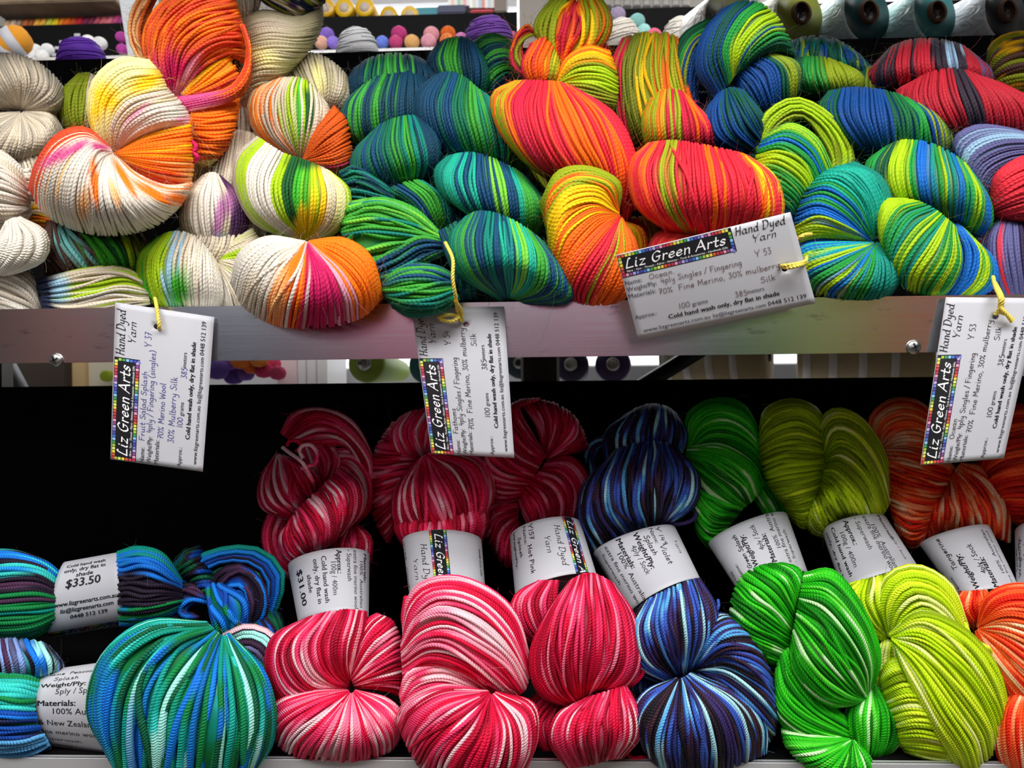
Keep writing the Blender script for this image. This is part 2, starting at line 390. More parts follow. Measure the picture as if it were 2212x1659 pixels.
S4 = skein('yarn_skein', 'white skein splashed with yellow and orange, fanned out in front at the left', [
 (4.2, band((0, 'palyel'), (.3, 'palyel'), (.5, 'cream'), (.62, 'white'), (1, 'white'), patches=[(232,212,28,34,-20,'yellow',.8), (318,178,48,18,-25,'yellow',.8), (205,265,14,50,8,'yellow',.8), (225,290,30,14,60,'palyel',.6), (392,262,22,8,-20,'lpink',.8), (300,240,40,6,-40,'lpink',1)]),
  [[(243,330),(206,295),(190,235),(205,170),(258,127),(322,132)], [(243,330),(222,280),(225,215),(272,165),(345,158)], [(243,330),(240,265),(275,215),(362,192)], [(245,330),(270,270),(320,235),(390,222)], [(247,330),(290,288),(345,262),(410,256)], [(248,331),(305,300),(360,284),(414,284)]], FAN(e=.6, thick=.75, bow=.1)),
 (3.6, band((0, 'gold'), (.12, 'orange'), (.4, 'orange'), (.55, 'gold'), (.7, 'orange'), (.9, 'peach'), (1, 'rorange'), j=.09), [[(246,330),(305,290),(365,268),(412,258)], [(247,332),(320,312),(414,300)], [(248,334),(330,335),(417,335)], [(250,337),(320,360),(415,372)], [(252,340),(305,378),(355,402),(406,412)]], FAN(thick=.9, e=.6)),
 (2.0, band((0, 'rorange'), (.05, 'rorange'), (.1, 'peach'), (.16, 'cream'), (.25, 'white'), (.6, 'white'), (.8, 'white'), (.9, 'cream'), (1, 'orange'), j=.05, patches=[(128,338,42,12,-30,'pink',.8), (170,318,24,9,-35,'pink',.8), (214,318,22,7,15,'pink',.8), (205,395,9,45,-6,'orange',.7), (182,440,14,34,8,'peach',1), (268,385,8,48,-32,'orange',.6), (300,365,9,52,-52,'rorange',.6), (330,420,9,44,-60,'orange',.7), (250,420,8,30,-20,'peach',.8), (392,432,12,30,-70,'orange',.8)]),
  [[(236,318),(185,276),(125,290),(80,350),(64,405)], [(238,322),(180,300),(120,340),(95,410),(98,462)], [(240,326),(200,315),(160,370),(148,440),(165,497)], [(242,330),(225,345),(215,400),(222,455),(240,508)], [(244,333),(250,375),(275,435),(310,480),(325,492)], [(246,335),(275,385),(330,430),(384,448)], [(250,338),(300,378),(360,402),(414,398)]], FAN(e=.85, thick=.62, bow=.12, M=24, stray=5)),
], M_SINGLE, UP, 420)
strand('loose_end', [(410,302,3),(424,316,2.6),(419,330,2.6),(428,340,2.6),(418,350,3)], 5, 'magenta', M_SINGLE, S4[0], S4[1])
skein('yarn_skein', 'orange and magenta skein standing tallest at the top left', [
 (9, mixw((1, 'dorange'), (1, 'orange'), (1, 'peach')), [[(362,195),(318,150),(284,95),(284,30),(320,-30)], [(368,195),(335,130),(312,70),(330,10),(370,-40)]], dict(gap=1.5, loose=1.6, thick=.5, sw=8)),
 (7.5, mixw((2, 'rorange'), (1.4, 'orange'), (3, 'dorange'), k=4, patches=[(372,175,60,62,0,'magenta',.7), (400,170,10,50,35,'lpink',1)]), [[(366,205),(322,150),(308,85),(335,20),(400,-30)], [(370,204),(345,130),(360,60),(420,5),(490,-15)], [(374,202),(370,110),(420,45),(515,22)], [(380,202),(400,120),(450,75),(522,60)], [(386,202),(430,130),(480,98),(528,95)], [(392,202),(450,150),(500,125),(530,135)]], FAN(e=.6, thick=.6, stray=12, loose=1.1)),  # mostly dark orange: the shade on this skein is put into its dye
 (6.6, band((0, 'lpink'), (.12, 'gold'), (.8, 'orange'), (1, 'rorange')), [[(392,204),(430,150),(478,125)], [(396,206),(440,165),(495,122)], [(400,208),(450,185),(510,150)], [(402,210),(455,200),(520,175)]], FAN(thick=.5)),
 (5.4, band((0, 'rorange'), (.5, 'orange'), (1, 'dorange'), j=.2, patches=[(418,222,58,34,0,'pink',.7), (440,232,40,4,-10,'lpink',1)]), [[(378,212),(440,204),(498,188),(527,150),(535,105),(522,55)], [(384,224),(450,212),(505,196),(535,160),(541,110),(528,62)], [(398,242),(455,230),(510,212),(538,180),(541,130)]], dict(thick=.7, e=.2)),
 (6.5, band((0, 'orange'), (.6, 'orange'), (.8, 'dorange'), (1, 'palyel'), j=.08), [[(385,225),(440,232),(515,215)], [(400,255),(455,258),(513,248)], [(405,290),(450,295),(503,290)], [(410,320),(445,325),(485,325)], [(412,350),(435,358),(455,355)]], dict(thick=.55, e=.7, b0=-60, b1=85, bow=.1)),
], M_SINGLE, UP, 300)
skein('yarn_skein', 'pale cream skein with green and dark purple ends at the top beside the orange one', [
 (13, band((0, 'ecru'), (1, 'ecru'), patches=[(565,125,40,16,20,'palyel',1.2), (590,60,40,20,0,'cream',1)]), [[(512,46),(570,24),(640,36),(694,12)], [(516,80),(575,62),(640,68),(694,55)], [(520,130),(580,112),(630,112),(668,110)], [(518,185),(560,165),(600,160),(632,150)], [(512,262),(540,240),(570,210),(600,185)]], dict(e=.6)),
 (12, mixw((2, 'olive'), (2, 'purple'), (1, 'cream'), (2, 'navy'), k=3), [[(545,-20),(580,10),(640,38),(672,36)], [(570,-30),(620,-10),(665,15),(688,15)], [(620,-40),(670,-35),(700,-20),(700,5)]], {}),
 (12, mixw((1, 'nat'), (1, 'cream')), [[(500,-25),(510,10),(520,52)], [(528,-25),(535,10),(532,45)], [(550,-25),(560,5),(548,35)]], {}),
], M_SINGLE, UP, 200)
skein('yarn_skein', 'white skein with green, yellow and crimson lobes hanging over the rail', [
 (13, mixw((1, 'ecru'), (2, 'cream'), patches=[(690,165,14,38,-10,'palyel',.8), (610,200,30,20,0,'palyel',1)]), [[(700,256),(635,215),(588,175)], [(700,254),(655,180),(630,126)], [(703,252),(700,180),(685,118)], [(706,252),(735,195),(738,152)], [(712,255),(752,235),(758,190)]], FAN()),
 (9.5, band((0, 'peach'), (.08, 'cream'), (.16, 'orange'), (.24, 'cream'), (.3, 'orange'), (.38, 'cream'), (.5, 'lime'), (.6, 'green'), (.66, 'dgreen'), (.72, 'lime'), (.8, 'cream'), (1, 'cream'), j=.05), [[(643,344),(568,305),(536,245),(552,190),(602,166)], [(645,344),(598,280),(588,215),(612,168)], [(647,344),(635,270),(630,200),(640,168)], [(650,344),(668,270),(672,220),(668,180)], [(654,344),(695,290),(712,255),(705,225)]], FAN(thick=.65, e=.6)),
 (8.6, band((0, 'dorange'), (.7, 'dorange'), (1, 'magenta'), j=.06), [[(655,345),(680,285),(722,232)], [(656,346),(700,300),(748,262)], [(658,349),(710,335),(757,310)], [(660,352),(712,362),(758,352)], [(664,356),(705,380),(745,384)]], FAN(thick=.9)),
 (4.6, band((0, 'nat'), (.1, 'lime'), (.16, 'white'), (.36, 'white'), (.46, 'lime'), (.56, 'dgreen'), (.62, 'green'), (.7, 'lime'), (.77, 'yellow'), (.86, 'cream'), (.93, 'palyel'), (1, 'lime'), j=.02, patches=[(665,350,40,16,0,'dgreen',1), (658,490,22,40,5,'yellow',.6)]), [[(556,296),(512,340),(510,410),(555,485),(657,524)], [(580,312),(545,370),(552,440),(600,492),(658,524)], [(615,333),(590,400),(602,460),(640,500),(660,524)], [(655,345),(645,410),(648,470),(662,524)], [(690,360),(705,420),(695,480),(664,524)], [(712,372),(752,410),(750,470),(720,505),(667,524)]], dict(b0=-62, b1=80, e=.45, thick=.72, fuzz=250, M=24)),
 (-1.2, band((0, 'white'), (.3, 'white'), (.37, 'orange'), (.46, 'rorange'), (.5, 'white'), (.56, 'magenta'), (.7, 'magenta'), (.74, 'lpink'), (.8, 'orange'), (1, 'orange'), j=.022, patches=[(545,640,26,40,0,'cream',1), (600,640,14,60,10,'peach',1.2)]), [[(659,522),(580,512),(520,545),(500,610)], [(660,523),(590,545),(545,600),(528,662)], [(661,524),(620,580),(590,640),(580,696)], [(663,524),(660,590),(650,650),(640,707)], [(665,524),(700,590),(712,650),(715,704)], [(667,523),(735,575),(775,630),(785,682)], [(669,521),(740,515),(800,555),(826,640)]], FAN(e=.8, thick=.6, bow=.1, M=24, fuzz=300, stray=4)),
], M_SINGLE, UP, 180)
S8 = skein('yarn_skein', 'white, lime and purple skein lying lowest along the rail above the left tag', [
 (10, natmix, [[(470,270),(430,330),(400,400),(400,480)], [(510,280),(500,350),(490,430),(480,500)], [(560,290),(560,380),(570,450),(570,540)]], dict(fuzz=50)),
 (11, mixw((1, 'nat'), (1, 'purple')), [[(500,230),(495,270),(505,320)], [(525,230),(530,270),(530,320)], [(550,220),(560,270),(560,310)]], dict(fuzz=20)),
 (6, natmix, [[(420,480),(380,500),(330,560)], [(455,490),(450,530),(420,580)], [(560,470),(540,530),(490,600)]], dict(fuzz=30)),
 (5, band((0, 'cream'), (.5, 'white'), (.78, 'cream'), (.85, 'purple'), (1, 'purple'), j=.03, patches=[(488,445,30,16,-70,'mauve',.9), (470,490,10,45,10,'mauve',1), (475,530,20,20,0,'lblue',1.3)]), [[(438,380),(398,430),(395,500),(455,562)], [(452,374),(430,430),(435,500),(462,562)], [(465,374),(475,430),(475,500),(466,562)], [(478,382),(527,435),(530,500),(470,564)]], dict(b0=-60, b1=80, thick=.7)),
 (3.5, band((0, 'green'), (.1, 'lime'), (.25, 'lime'), (.35, 'lblue'), (.5, 'cream'), (1, 'white'), j=.04, patches=[(385,625,20,45,0,'green',.9), (345,560,14,40,20,'lime',1)]), [[(340,515),(302,550),(300,610),(330,655)], [(365,503),(335,560),(340,620),(360,664)], [(400,503),(385,560),(385,620),(395,666)], [(435,525),(430,580),(430,630),(430,668)], [(464,560),(475,600),(480,640),(470,668)]], dict(b0=-75, b1=75, thick=.7, fuzz=200)),
 (4, band((0, 'cream'), (.3, 'lime'), (.5, 'cream'), (1, 'white'), j=.1), [[(468,556),(500,520),(545,495)], [(469,560),(520,545),(565,535)], [(470,564),(525,590),(560,600)], [(468,568),(500,620),(520,665)], [(466,570),(470,620),(455,668)]], FAN(thick=.6)),
 (2.2, band((0, 'cream'), (.3, 'lime'), (.5, 'lime'), (.7, 'cream'), (1, 'white'), j=.16, patches=[(92,635,34,60,0,'navy',.4), (132,622,18,30,0,'lblue',1)]), [[(316,602),(260,578),(190,580),(120,596),(80,606)], [(318,618),(260,600),(190,606),(125,625),(84,630)], [(320,636),(260,630),(200,645),(140,655),(88,650)], [(324,655),(262,668),(200,676),(140,678),(96,668)]], dict(b0=-70, b1=84, thick=.7, e=.3, stray=8, loose=1)),
], M_SINGLE, UP, 120)
skein('yarn_skein', 'green, aqua and brown variegated skein tucked beneath the big white and orange one', [
 (6, band((0, 'brown'), (.2, 'brown'), (.26, 'aqua'), (.36, 'brown'), (.42, 'green'), (.6, 'green'), (.75, 'dgreen'), (.85, 'lime'), (1, 'brown'), j=.04), [[(104,480),(90,540),(105,600),(160,612)], [(120,480),(125,530),(165,585),(200,605)], [(150,485),(190,535),(225,580),(250,600)], [(200,495),(235,535),(262,580),(272,600)], [(250,495),(275,540),(290,590),(292,600)], [(300,500),(314,530),(316,570),(310,600)]], dict(sw=8.5, loose=.9, stray=8)),
 (8, band((0, 'cream'), (.5, 'gold'), (1, 'orange'), j=.2), [[(62,438),(85,432),(125,450)], [(58,465),(85,465),(125,480)], [(80,510),(100,516),(130,515)]], dict(fuzz=20)),
], M_SINGLE, UP, 100)

# ---- green, teal and navy skeins
FW = dict(fuzz=260)
S9 = skein('yarn_skein', 'teal and bright green skein with its fanned loose end tied in yellow, tag below', [
 (15, band((0, 'fdk'), (.2, 'fdk'), (.35, 'fdg'), (.6, 'fgreen'), (.7, 'fdk'), (1, 'fdk'), j=.06), [[(766,150),(748,185),(752,240)], [(800,126),(790,170),(800,225)], [(850,116),(850,160),(858,215)], [(900,124),(908,160),(905,210)], [(935,146),(955,180),(935,220)]], FW),
 (12, band((0, 'fdk'), (.2, 'fgreen'), (.26, 'fdk'), (.45, 'fgreen'), (.55, 'fdk'), (1, 'fdk'), j=.04), [[(778,190),(740,235),(740,300),(775,325)], [(810,165),(785,220),(788,285),(812,320)], [(845,156),(828,215),(832,280),(850,315)], [(885,152),(885,205),(885,260),(885,310)], [(915,160),(935,205),(930,260),(905,300)]], FW),
 (8, band((0, 'fdg'), (.2, 'fnavy'), (.4, 'fdg'), (.55, 'fgreen'), (.72, 'fteal'), (.85, 'fdk'), (1, 'fdk'), j=.05), [[(800,290),(762,335),(768,385),(830,412)], [(825,268),(806,325),(825,380),(855,415)], [(860,254),(855,310),(872,370),(880,412)], [(890,250),(905,300),(915,355),(900,405)], [(905,252),(945,290),(948,345),(915,400)]], FW),
 (5.5, mixw((2, 'fteal'), (1, 'fdk'), (1, 'fdg')), [[(735,372),(765,360),(805,380),(850,412)], [(738,400),(775,395),(815,410),(858,432)], [(748,440),(790,448),(830,452),(870,455)]], dict(loose=1.6, stray=8, thick=.5)),
 (5.5, band((0, 'fdg'), (.2, 'fnavy'), (.55, 'fgreen'), (.8, 'fteal'), (1, 'fdk'), j=.06), [[(830,412),(880,440),(925,500)], [(870,396),(915,430),(948,495)], [(905,390),(950,425),(965,490)], [(925,400),(985,450),(985,500)]], {}),
 (9, mixw((1, 'fdk'), (1, 'fdg')), [[(930,380),(960,450),(980,560),(1000,650)], [(990,360),(1010,450),(1020,560),(1030,650)]], dict(fuzz=60)),
 (2.5, mixw((4, 'fgreen'), (1, 'flime'), (1, 'fteal'), k=2), [[(958,512),(900,455),(830,430),(752,440)], [(957,514),(885,475),(810,455),(740,475)], [(956,517),(875,500),(800,498),(742,510)], [(955,520),(880,530),(810,545),(765,560)], [(956,524),(890,550),(830,575),(795,592)]], FAN(sw=8.5, thick=.55, stray=14, loose=1.1, e=.5)),
 (1.2, band((0, 'fgreen'), (.2, 'fnavy'), (.7, 'fdk'), (.9, 'fgreen'), (1, 'fteal'), j=.1), [[(960,524),(905,512),(850,540),(795,570)], [(968,530),(915,532),(860,565),(808,590)], [(976,540),(930,560),(870,590),(822,604)]], FAN(sw=8.5, thick=.7, stray=6, loose=1)),
 (-1.2, band((0, 'fnavy'), (.25, 'fgreen'), (.4, 'fnavy'), (.6, 'fgreen'), (.8, 'fteal'), (1, 'fdg'), j=.1), [[(985,598),(940,576),(880,575),(835,600)], [(978,608),(925,596),(870,600),(828,618)], [(978,618),(925,622),(870,628),(828,630)], [(984,630),(935,650),(880,655),(838,645)], [(992,645),(950,672),(890,682),(850,664)]], dict(b0=-70, b1=84, sw=8, stray=8, thick=.8)),
 (0, mixw((1, 'fdg'), (1, 'fnavy')), [[(950,500),(965,550),(985,600)], [(985,480),(1010,550),(1000,640)]], dict(fuzz=60)),
], M_SINGLE, UP, 180)
skein('yarn_skein', 'teal, navy and green twisted skein reaching down to the rail behind the middle tag', [
 (16, mixw((1, 'fdk'), (2, 'fdg'), (1, 'fgreen')), [[(1015,100),(1050,76),(1095,84),(1120,120)], [(1035,140),(1065,112),(1100,112),(1120,145)], [(1045,190),(1070,155),(1100,145),(1120,170)], [(1055,262),(1085,225),(1105,195),(1120,200)]], FW),
 (14, band((0, 'fdk'), (.2, 'fdk'), (.3, 'fgreen'), (.5, 'fgreen'), (.6, 'fdk'), (.8, 'fnavy'), (1, 'fdg'), j=.03), [[(948,95),(926,130),(945,180),(990,215)], [(968,84),(952,130),(972,180),(1000,215)], [(992,80),(988,130),(1000,180),(1010,215)], [(1015,85),(1025,130),(1028,180),(1020,218)], [(1032,100),(1058,150),(1052,195),(1028,222)]], FW),
 (10, band((0, 'fdk'), (.25, 'fnavy'), (.4, 'fdg'), (.55, 'fgreen'), (.65, 'fteal'), (.8, 'fdg'), (.9, 'fgreen'), (1, 'fdg'), j=.04), [[(940,163),(898,205),(900,270),(945,335)], [(968,156),(942,220),(955,290),(988,345)], [(1000,165),(990,235),(1008,305),(1030,355)], [(1030,190),(1045,250),(1060,315),(1065,365)], [(1052,206),(1090,260),(1100,325),(1095,378)], [(1062,216),(1118,270),(1128,340),(1115,385)]], dict(fuzz=300, M=22)),
 (5.5, band((0, 'fteal'), (.2, 'faqua'), (.28, 'fnavy'), (.33, 'faqua'), (.42, 'fnavy'), (.52, 'fnavy'), (.58, 'flime'), (.66, 'fnavy'), (.75, 'faqua'), (.85, 'fgreen'), (1, 'fdg'), j=.015), [[(965,340),(940,370),(955,420),(1005,455)], [(995,332),(975,385),(995,440),(1035,475)], [(1030,332),(1028,390),(1045,450),(1070,490)], [(1070,345),(1085,400),(1095,460),(1105,505)], [(1110,365),(1135,420),(1140,470),(1135,515)], [(1132,382),(1172,430),(1182,480),(1165,518)]], dict(fuzz=260, M=22)),
 (1, band((0, 'fteal'), (.14, 'fgreen'), (.26, 'fnavy'), (.36, 'fteal'), (.46, 'fnavy'), (.54, 'faqua'), (.62, 'flime'), (.7, 'faqua'), (.76, 'fgreen'), (.86, 'fnavy'), (.93, 'fgreen'), (1, 'fnavy'), j=.018), [[(1005,470),(972,515),(990,590),(1085,652)], [(1030,458),(1010,520),(1030,590),(1088,648)], [(1065,460),(1062,530),(1072,590),(1095,645)], [(1105,475),(1122,540),(1120,600),(1104,645)], [(1145,500),(1175,560),(1168,620),(1114,648)], [(1175,525),(1228,590),(1232,648),(1124,656)]], dict(b0=-74, b1=80, fuzz=320, M=24, thick=.7)),
], M_SINGLE, UP, 240)

# ---- red, orange and lime skeins
skein('yarn_skein', 'red, orange and yellow skein topped by a leaf-shaped loop, in the middle of the heap', [
 (10.5, band((0, 'rlime'), (.2, 'rlime'), (.27, 'ryel'), (.33, 'ror'), (.42, 'rmag'), (.5, 'ror'), (.56, 'rmag'), (.66, 'ror'), (.72, 'ryel'), (.82, 'rlime'), (.9, 'ror'), (1, 'rlime'), j=.03), [[(1205,146),(1168,90),(1158,50),(1200,-12)], [(1207,146),(1188,80),(1200,30),(1232,-12)], [(1208,147),(1212,90),(1226,40),(1243,5)], [(1210,147),(1238,90),(1250,50),(1248,5)], [(1214,146),(1268,95),(1280,40),(1264,-12)], [(1220,144),(1300,95),(1318,40),(1285,-20)]], FAN(thick=.6, sw=8.5, stray=5, loose=.9)),
 (10.5, mixw((2, 'rmag'), (2, 'ror'), (1, 'rlime')), [[(1146,172),(1106,140),(1110,85),(1138,54),(1156,72)], [(1165,172),(1132,130),(1130,90),(1150,75),(1160,80)]], dict(gap=1.3, loose=1.2, thick=.5)),
 (9.8, band((0, 'rmag'), (.25, 'ror'), (.5, 'ror'), (.62, 'ryel'), (.8, 'rlime'), (1, 'ryel'), j=.05), [[(1140,182),(1128,140),(1148,96)], [(1160,182),(1155,130),(1178,80)], [(1178,182),(1185,140),(1196,100)], [(1198,182),(1207,150),(1208,130)]], dict(thick=.5)),
 (12, mixw((1, 'rmag'), (1, 'rdred')), [[(1240,130),(1270,110),(1300,75)], [(1250,150),(1290,130),(1310,100)]], {}),
 (9.2, band((0, 'ror'), (.14, 'gold'), (.32, 'olive'), (.42, 'lime'), (1, 'roliv'), j=.04), [[(1203,176),(1222,128),(1268,100),(1316,112)], [(1205,178),(1240,140),(1290,132),(1330,152)], [(1207,180),(1250,168),(1300,172),(1334,188)], [(1209,184),(1260,200),(1300,212),(1330,222)], [(1212,190),(1255,225),(1290,238),(1318,244)]], FAN(thick=.7, e=.5)),
 (12, mixw((1, 'roliv'), (1, 'rlime')), [[(1120,330),(1140,370),(1180,410)], [(1170,360),(1180,400),(1200,430)]], dict(fuzz=30)),
 (5.5, band((0, 'ror'), (.06, 'rlime'), (.12, 'ror'), (.18, 'rmag'), (.4, 'rred'), (.48, 'rred'), (.53, 'ror'), (.66, 'ror'), (.73, 'rred'), (.8, 'ror'), (.88, 'rred'), (1, 'rred'), j=.02), [[(1112,176),(1064,205),(1076,275),(1130,345),(1182,385)], [(1140,174),(1110,225),(1128,300),(1168,360),(1210,385)], [(1172,175),(1165,240),(1188,315),(1230,375),(1262,395)], [(1200,177),(1225,240),(1255,310),(1290,370),(1300,420)], [(1222,182),(1285,235),(1322,305),(1340,380),(1335,460)], [(1236,188),(1325,245),(1368,325),(1380,410),(1348,490)]], dict(M=26, fuzz=260, thick=.7, stray=6)),
 (1.2, band((0, 'rlime'), (.06, 'rlime'), (.1, 'ror'), (.14, 'rlime'), (.22, 'ryel'), (.38, 'ryel'), (.5, 'ror'), (.6, 'ror'), (.7, 'rred'), (.78, 'rred'), (.84, 'rlime'), (.9, 'ror'), (1, 'dorange'), j=.02), [[(1336,455),(1338,395),(1275,362),(1205,372),(1168,440)], [(1336,458),(1305,405),(1235,400),(1190,450),(1182,500)], [(1336,461),(1280,435),(1220,460),(1195,520),(1192,560)], [(1337,464),(1285,470),(1232,520),(1210,575),(1212,610)], [(1338,467),(1300,510),(1255,570),(1230,620),(1236,645)], [(1340,470),(1325,540),(1295,600),(1275,640),(1270,660)], [(1344,472),(1375,530),(1375,590),(1350,640),(1320,664)]], FAN(e=.6, thick=.55, bow=.12, M=24, fuzz=260, stray=4)),
 (4, band((0, 'rred'), (.4, 'ryel'), (1, 'ror'), j=.1), [[(1340,475),(1355,500),(1360,560)], [(1350,478),(1390,500),(1400,560)]], dict(fuzz=30)),
], M_SINGLE, UP, 180)
S11 = skein('yarn_skein', 'lime topped skein with a plump scarlet body behind the slanting tag', [
 (12, band((0, 'rmag'), (.12, 'rmag'), (.2, 'roliv'), (.4, 'roliv'), (.48, 'gold'), (.6, 'rlime'), (.7, 'ror'), (.8, 'rlime'), (1, 'ror'), j=.05), [[(1345,84),(1318,150),(1322,240),(1345,310)], [(1372,74),(1352,150),(1358,240),(1385,315)], [(1405,70),(1392,150),(1405,235),(1430,315)], [(1440,72),(1440,150),(1455,230),(1475,310)], [(1462,82),(1480,160),(1500,240),(1515,310)]], dict(stray=12, loose=1.3, thick=.5)),
 (9.5, band((0, 'rlime'), (.15, 'ror'), (.3, 'rlime'), (.4, 'rmag'), (.65, 'rmag'), (.75, 'ror'), (.85, 'rmag'), (1, 'rlime'), j=.05), [[(1405,215),(1388,260),(1400,330)], [(1432,196),(1425,255),(1435,330)], [(1465,196),(1475,250),(1480,330)], [(1492,215),(1530,270),(1535,330)], [(1505,235),(1555,290),(1560,335)]], dict(stray=4)),
 (3.4, band((0, 'ror'), (.05, 'rred'), (.12, 'ror'), (.18, 'rred'), (.3, 'rlime'), (.32, 'rred'), (.5, 'rred'), (.56, 'ror'), (.62, 'rred'), (.78, 'rred'), (.82, 'ror'), (.87, 'ryel'), (.9, 'ror'), (.96, 'rred'), (1, 'ryel'), j=.012), [[(1398,312),(1362,355),(1372,440),(1440,500)], [(1425,306),(1400,370),(1420,450),(1470,502)], [(1465,305),(1460,375),(1475,450),(1500,503)], [(1510,312),(1522,380),(1528,450),(1530,503)], [(1560,322),(1585,385),(1590,455),(1575,500)], [(1600,332),(1640,385),(1650,455),(1622,505)], [(1618,340),(1675,385),(1690,460),(1656,518)]], dict(b0=-74, b1=66, M=24, thick=.62, fuzz=280, stray=7)),
 (3, mixw((1, 'rred'), (1, 'coral')), [[(1480,497),(1420,505),(1392,560)], [(1490,498),(1460,530),(1440,600)], [(1520,498),(1540,540),(1530,600)], [(1560,500),(1620,520),(1640,600)]], FAN()),
 (6, mixw((1, 'rdred'), (1, 'rlime')), [[(1350,470),(1370,500),(1380,560)], [(1400,470),(1420,500),(1420,560)]], dict(fuzz=20)),
], M_SINGLE, UP, 180)

# ---- blue, green and lime skeins
skein('yarn_skein', 'deep blue and green skein standing up high against the wrapped rolls', [
 (12, band((0, 'odg'), (.3, 'ogreen'), (.45, 'ool'), (.6, 'odb'), (1, 'odb'), j=.06), [[(1535,40),(1478,75),(1458,130),(1470,195)], [(1530,70),(1495,100),(1478,160),(1490,225)], [(1530,110),(1512,150),(1505,200),(1515,260)]], {}),
 (9, band((0, 'odb'), (.16, 'odb'), (.26, 'odg'), (.4, 'ogreen'), (.46, 'olime'), (.55, 'olime'), (.6, 'odb'), (.65, 'olime'), (.75, 'ogreen'), (.85, 'odg'), (1, 'odg'), j=.03), [[(1545,212),(1505,155),(1515,80),(1560,22)], [(1562,195),(1538,125),(1560,50),(1600,4)], [(1578,175),(1572,100),(1605,40),(1645,10)], [(1584,164),(1605,100),(1645,55),(1680,40)], [(1588,162),(1630,110),(1675,80),(1704,85)], [(1594,162),(1640,125),(1685,112),(1720,125)]], FAN(thick=.65, e=.5, M=22)),
 (10, band((0, 'odb'), (.6, 'odb'), (.7, 'odg'), (.82, 'ool'), (1, 'odg'), j=.03), [[(1585,168),(1600,200),(1645,250)], [(1600,148),(1635,180),(1665,250)], [(1630,125),(1672,155),(1682,240)], [(1655,112),(1705,150),(1708,225)], [(1672,112),(1728,140),(1726,200)]], dict(b0=-65, thick=.7)),
 (8, band((0, 'odb'), (.3, 'odb'), (.4, 'odg'), (.5, 'odb'), (.6, 'odg'), (.75, 'odb'), (1, 'odg'), j=.06), [[(1550,205),(1524,245),(1535,300),(1610,335)], [(1562,196),(1560,240),(1580,290),(1630,325)], [(1580,190),(1600,230),(1622,275),(1645,310)], [(1605,195),(1630,225),(1650,255),(1655,290)]], dict(stray=6)),
 (11, band((0, 'odg'), (.5, 'ool'), (1, 'odb'), j=.1), [[(1545,290),(1570,320),(1640,340)], [(1530,300),(1560,350),(1650,380)]], {}),
 (14, mixw((1, 'odg'), (1, 'odb')), [[(1490,200),(1520,280),(1540,350)], [(1530,200),(1550,280),(1560,350)]], dict(fuzz=20)),
], M_SINGLE, UP, 180)
S13 = skein('yarn_skein', 'lime, blue and teal skein pinched into two round lobes, just beyond the slanting tag', [
 (7, band((0, 'ool'), (.3, 'olime'), (.5, 'olime'), (.7, 'ool'), (1, 'olime'), j=.1), [[(1632,325),(1650,250),(1720,212),(1800,255),(1842,330),(1832,385)], [(1640,322),(1668,262),(1725,232),(1790,275),(1825,335),(1815,385)], [(1650,318),(1685,272),(1735,255),(1775,300),(1798,350),(1785,390)]], dict(loose=1.1, thick=.7, b1=70)),
 (4.8, band((0, 'olime'), (.1, 'ogreen'), (.16, 'oblue'), (.24, 'ogreen'), (.34, 'olime'), (.6, 'ogreen'), (.8, 'odg'), (.9, 'oblue'), (1, 'odb'), j=.03), [[(1658,290),(1710,268),(1765,300),(1800,370)], [(1640,318),(1695,305),(1750,340),(1780,405)], [(1634,350),(1680,345),(1732,380),(1758,430)], [(1636,385),(1675,390),(1715,420),(1735,455)], [(1650,420),(1680,430),(1705,450),(1720,480)], [(1660,455),(1680,465),(1695,475),(1705,500)]], dict(b0=-70, b1=72, thick=.6)),
 (2.2, band((0, 'oteal'), (.15, 'oaqua'), (.3, 'oaqua'), (.4, 'oblue'), (.5, 'ogreen'), (.58, 'oblue'), (.68, 'oblue'), (.76, 'olime'), (.88, 'olime'), (.95, 'oblue'), (1, 'oblue'), j=.03), [[(1890,524),(1925,450),(1905,385),(1845,352)], [(1889,524),(1893,440),(1850,375),(1790,368)], [(1888,524),(1855,440),(1800,395),(1752,400)], [(1887,524),(1830,460),(1775,430),(1730,440)], [(1886,525),(1820,485),(1765,465),(1718,480)], [(1885,526),(1815,505),(1760,500),(1714,515)], [(1885,527),(1815,522),(1765,525),(1724,535)]], FAN(e=.7, thick=.6, bow=.1, fuzz=260, M=22, stray=4)),
 (1.4, band((0, 'oblue'), (.1, 'oaqua'), (.18, 'olime'), (.28, 'oblue'), (.38, 'ogreen'), (.46, 'olime'), (.55, 'oblue'), (.68, 'ogreen'), (.76, 'oteal'), (1, 'oteal'), j=.03), [[(1885,524),(1815,522),(1750,525),(1720,545)], [(1886,526),(1810,542),(1745,560),(1724,585)], [(1888,528),(1815,570),(1760,600),(1745,625)], [(1889,529),(1840,590),(1800,625),(1790,645)], [(1891,529),(1880,590),(1855,635),(1845,650)], [(1893,527),(1915,570),(1912,620),(1890,650)], [(1895,524),(1935,550),(1945,600),(1920,640)]], FAN(e=.75, thick=.6, bow=.1, fuzz=240, M=22)),
], M_SINGLE, UP, 180)
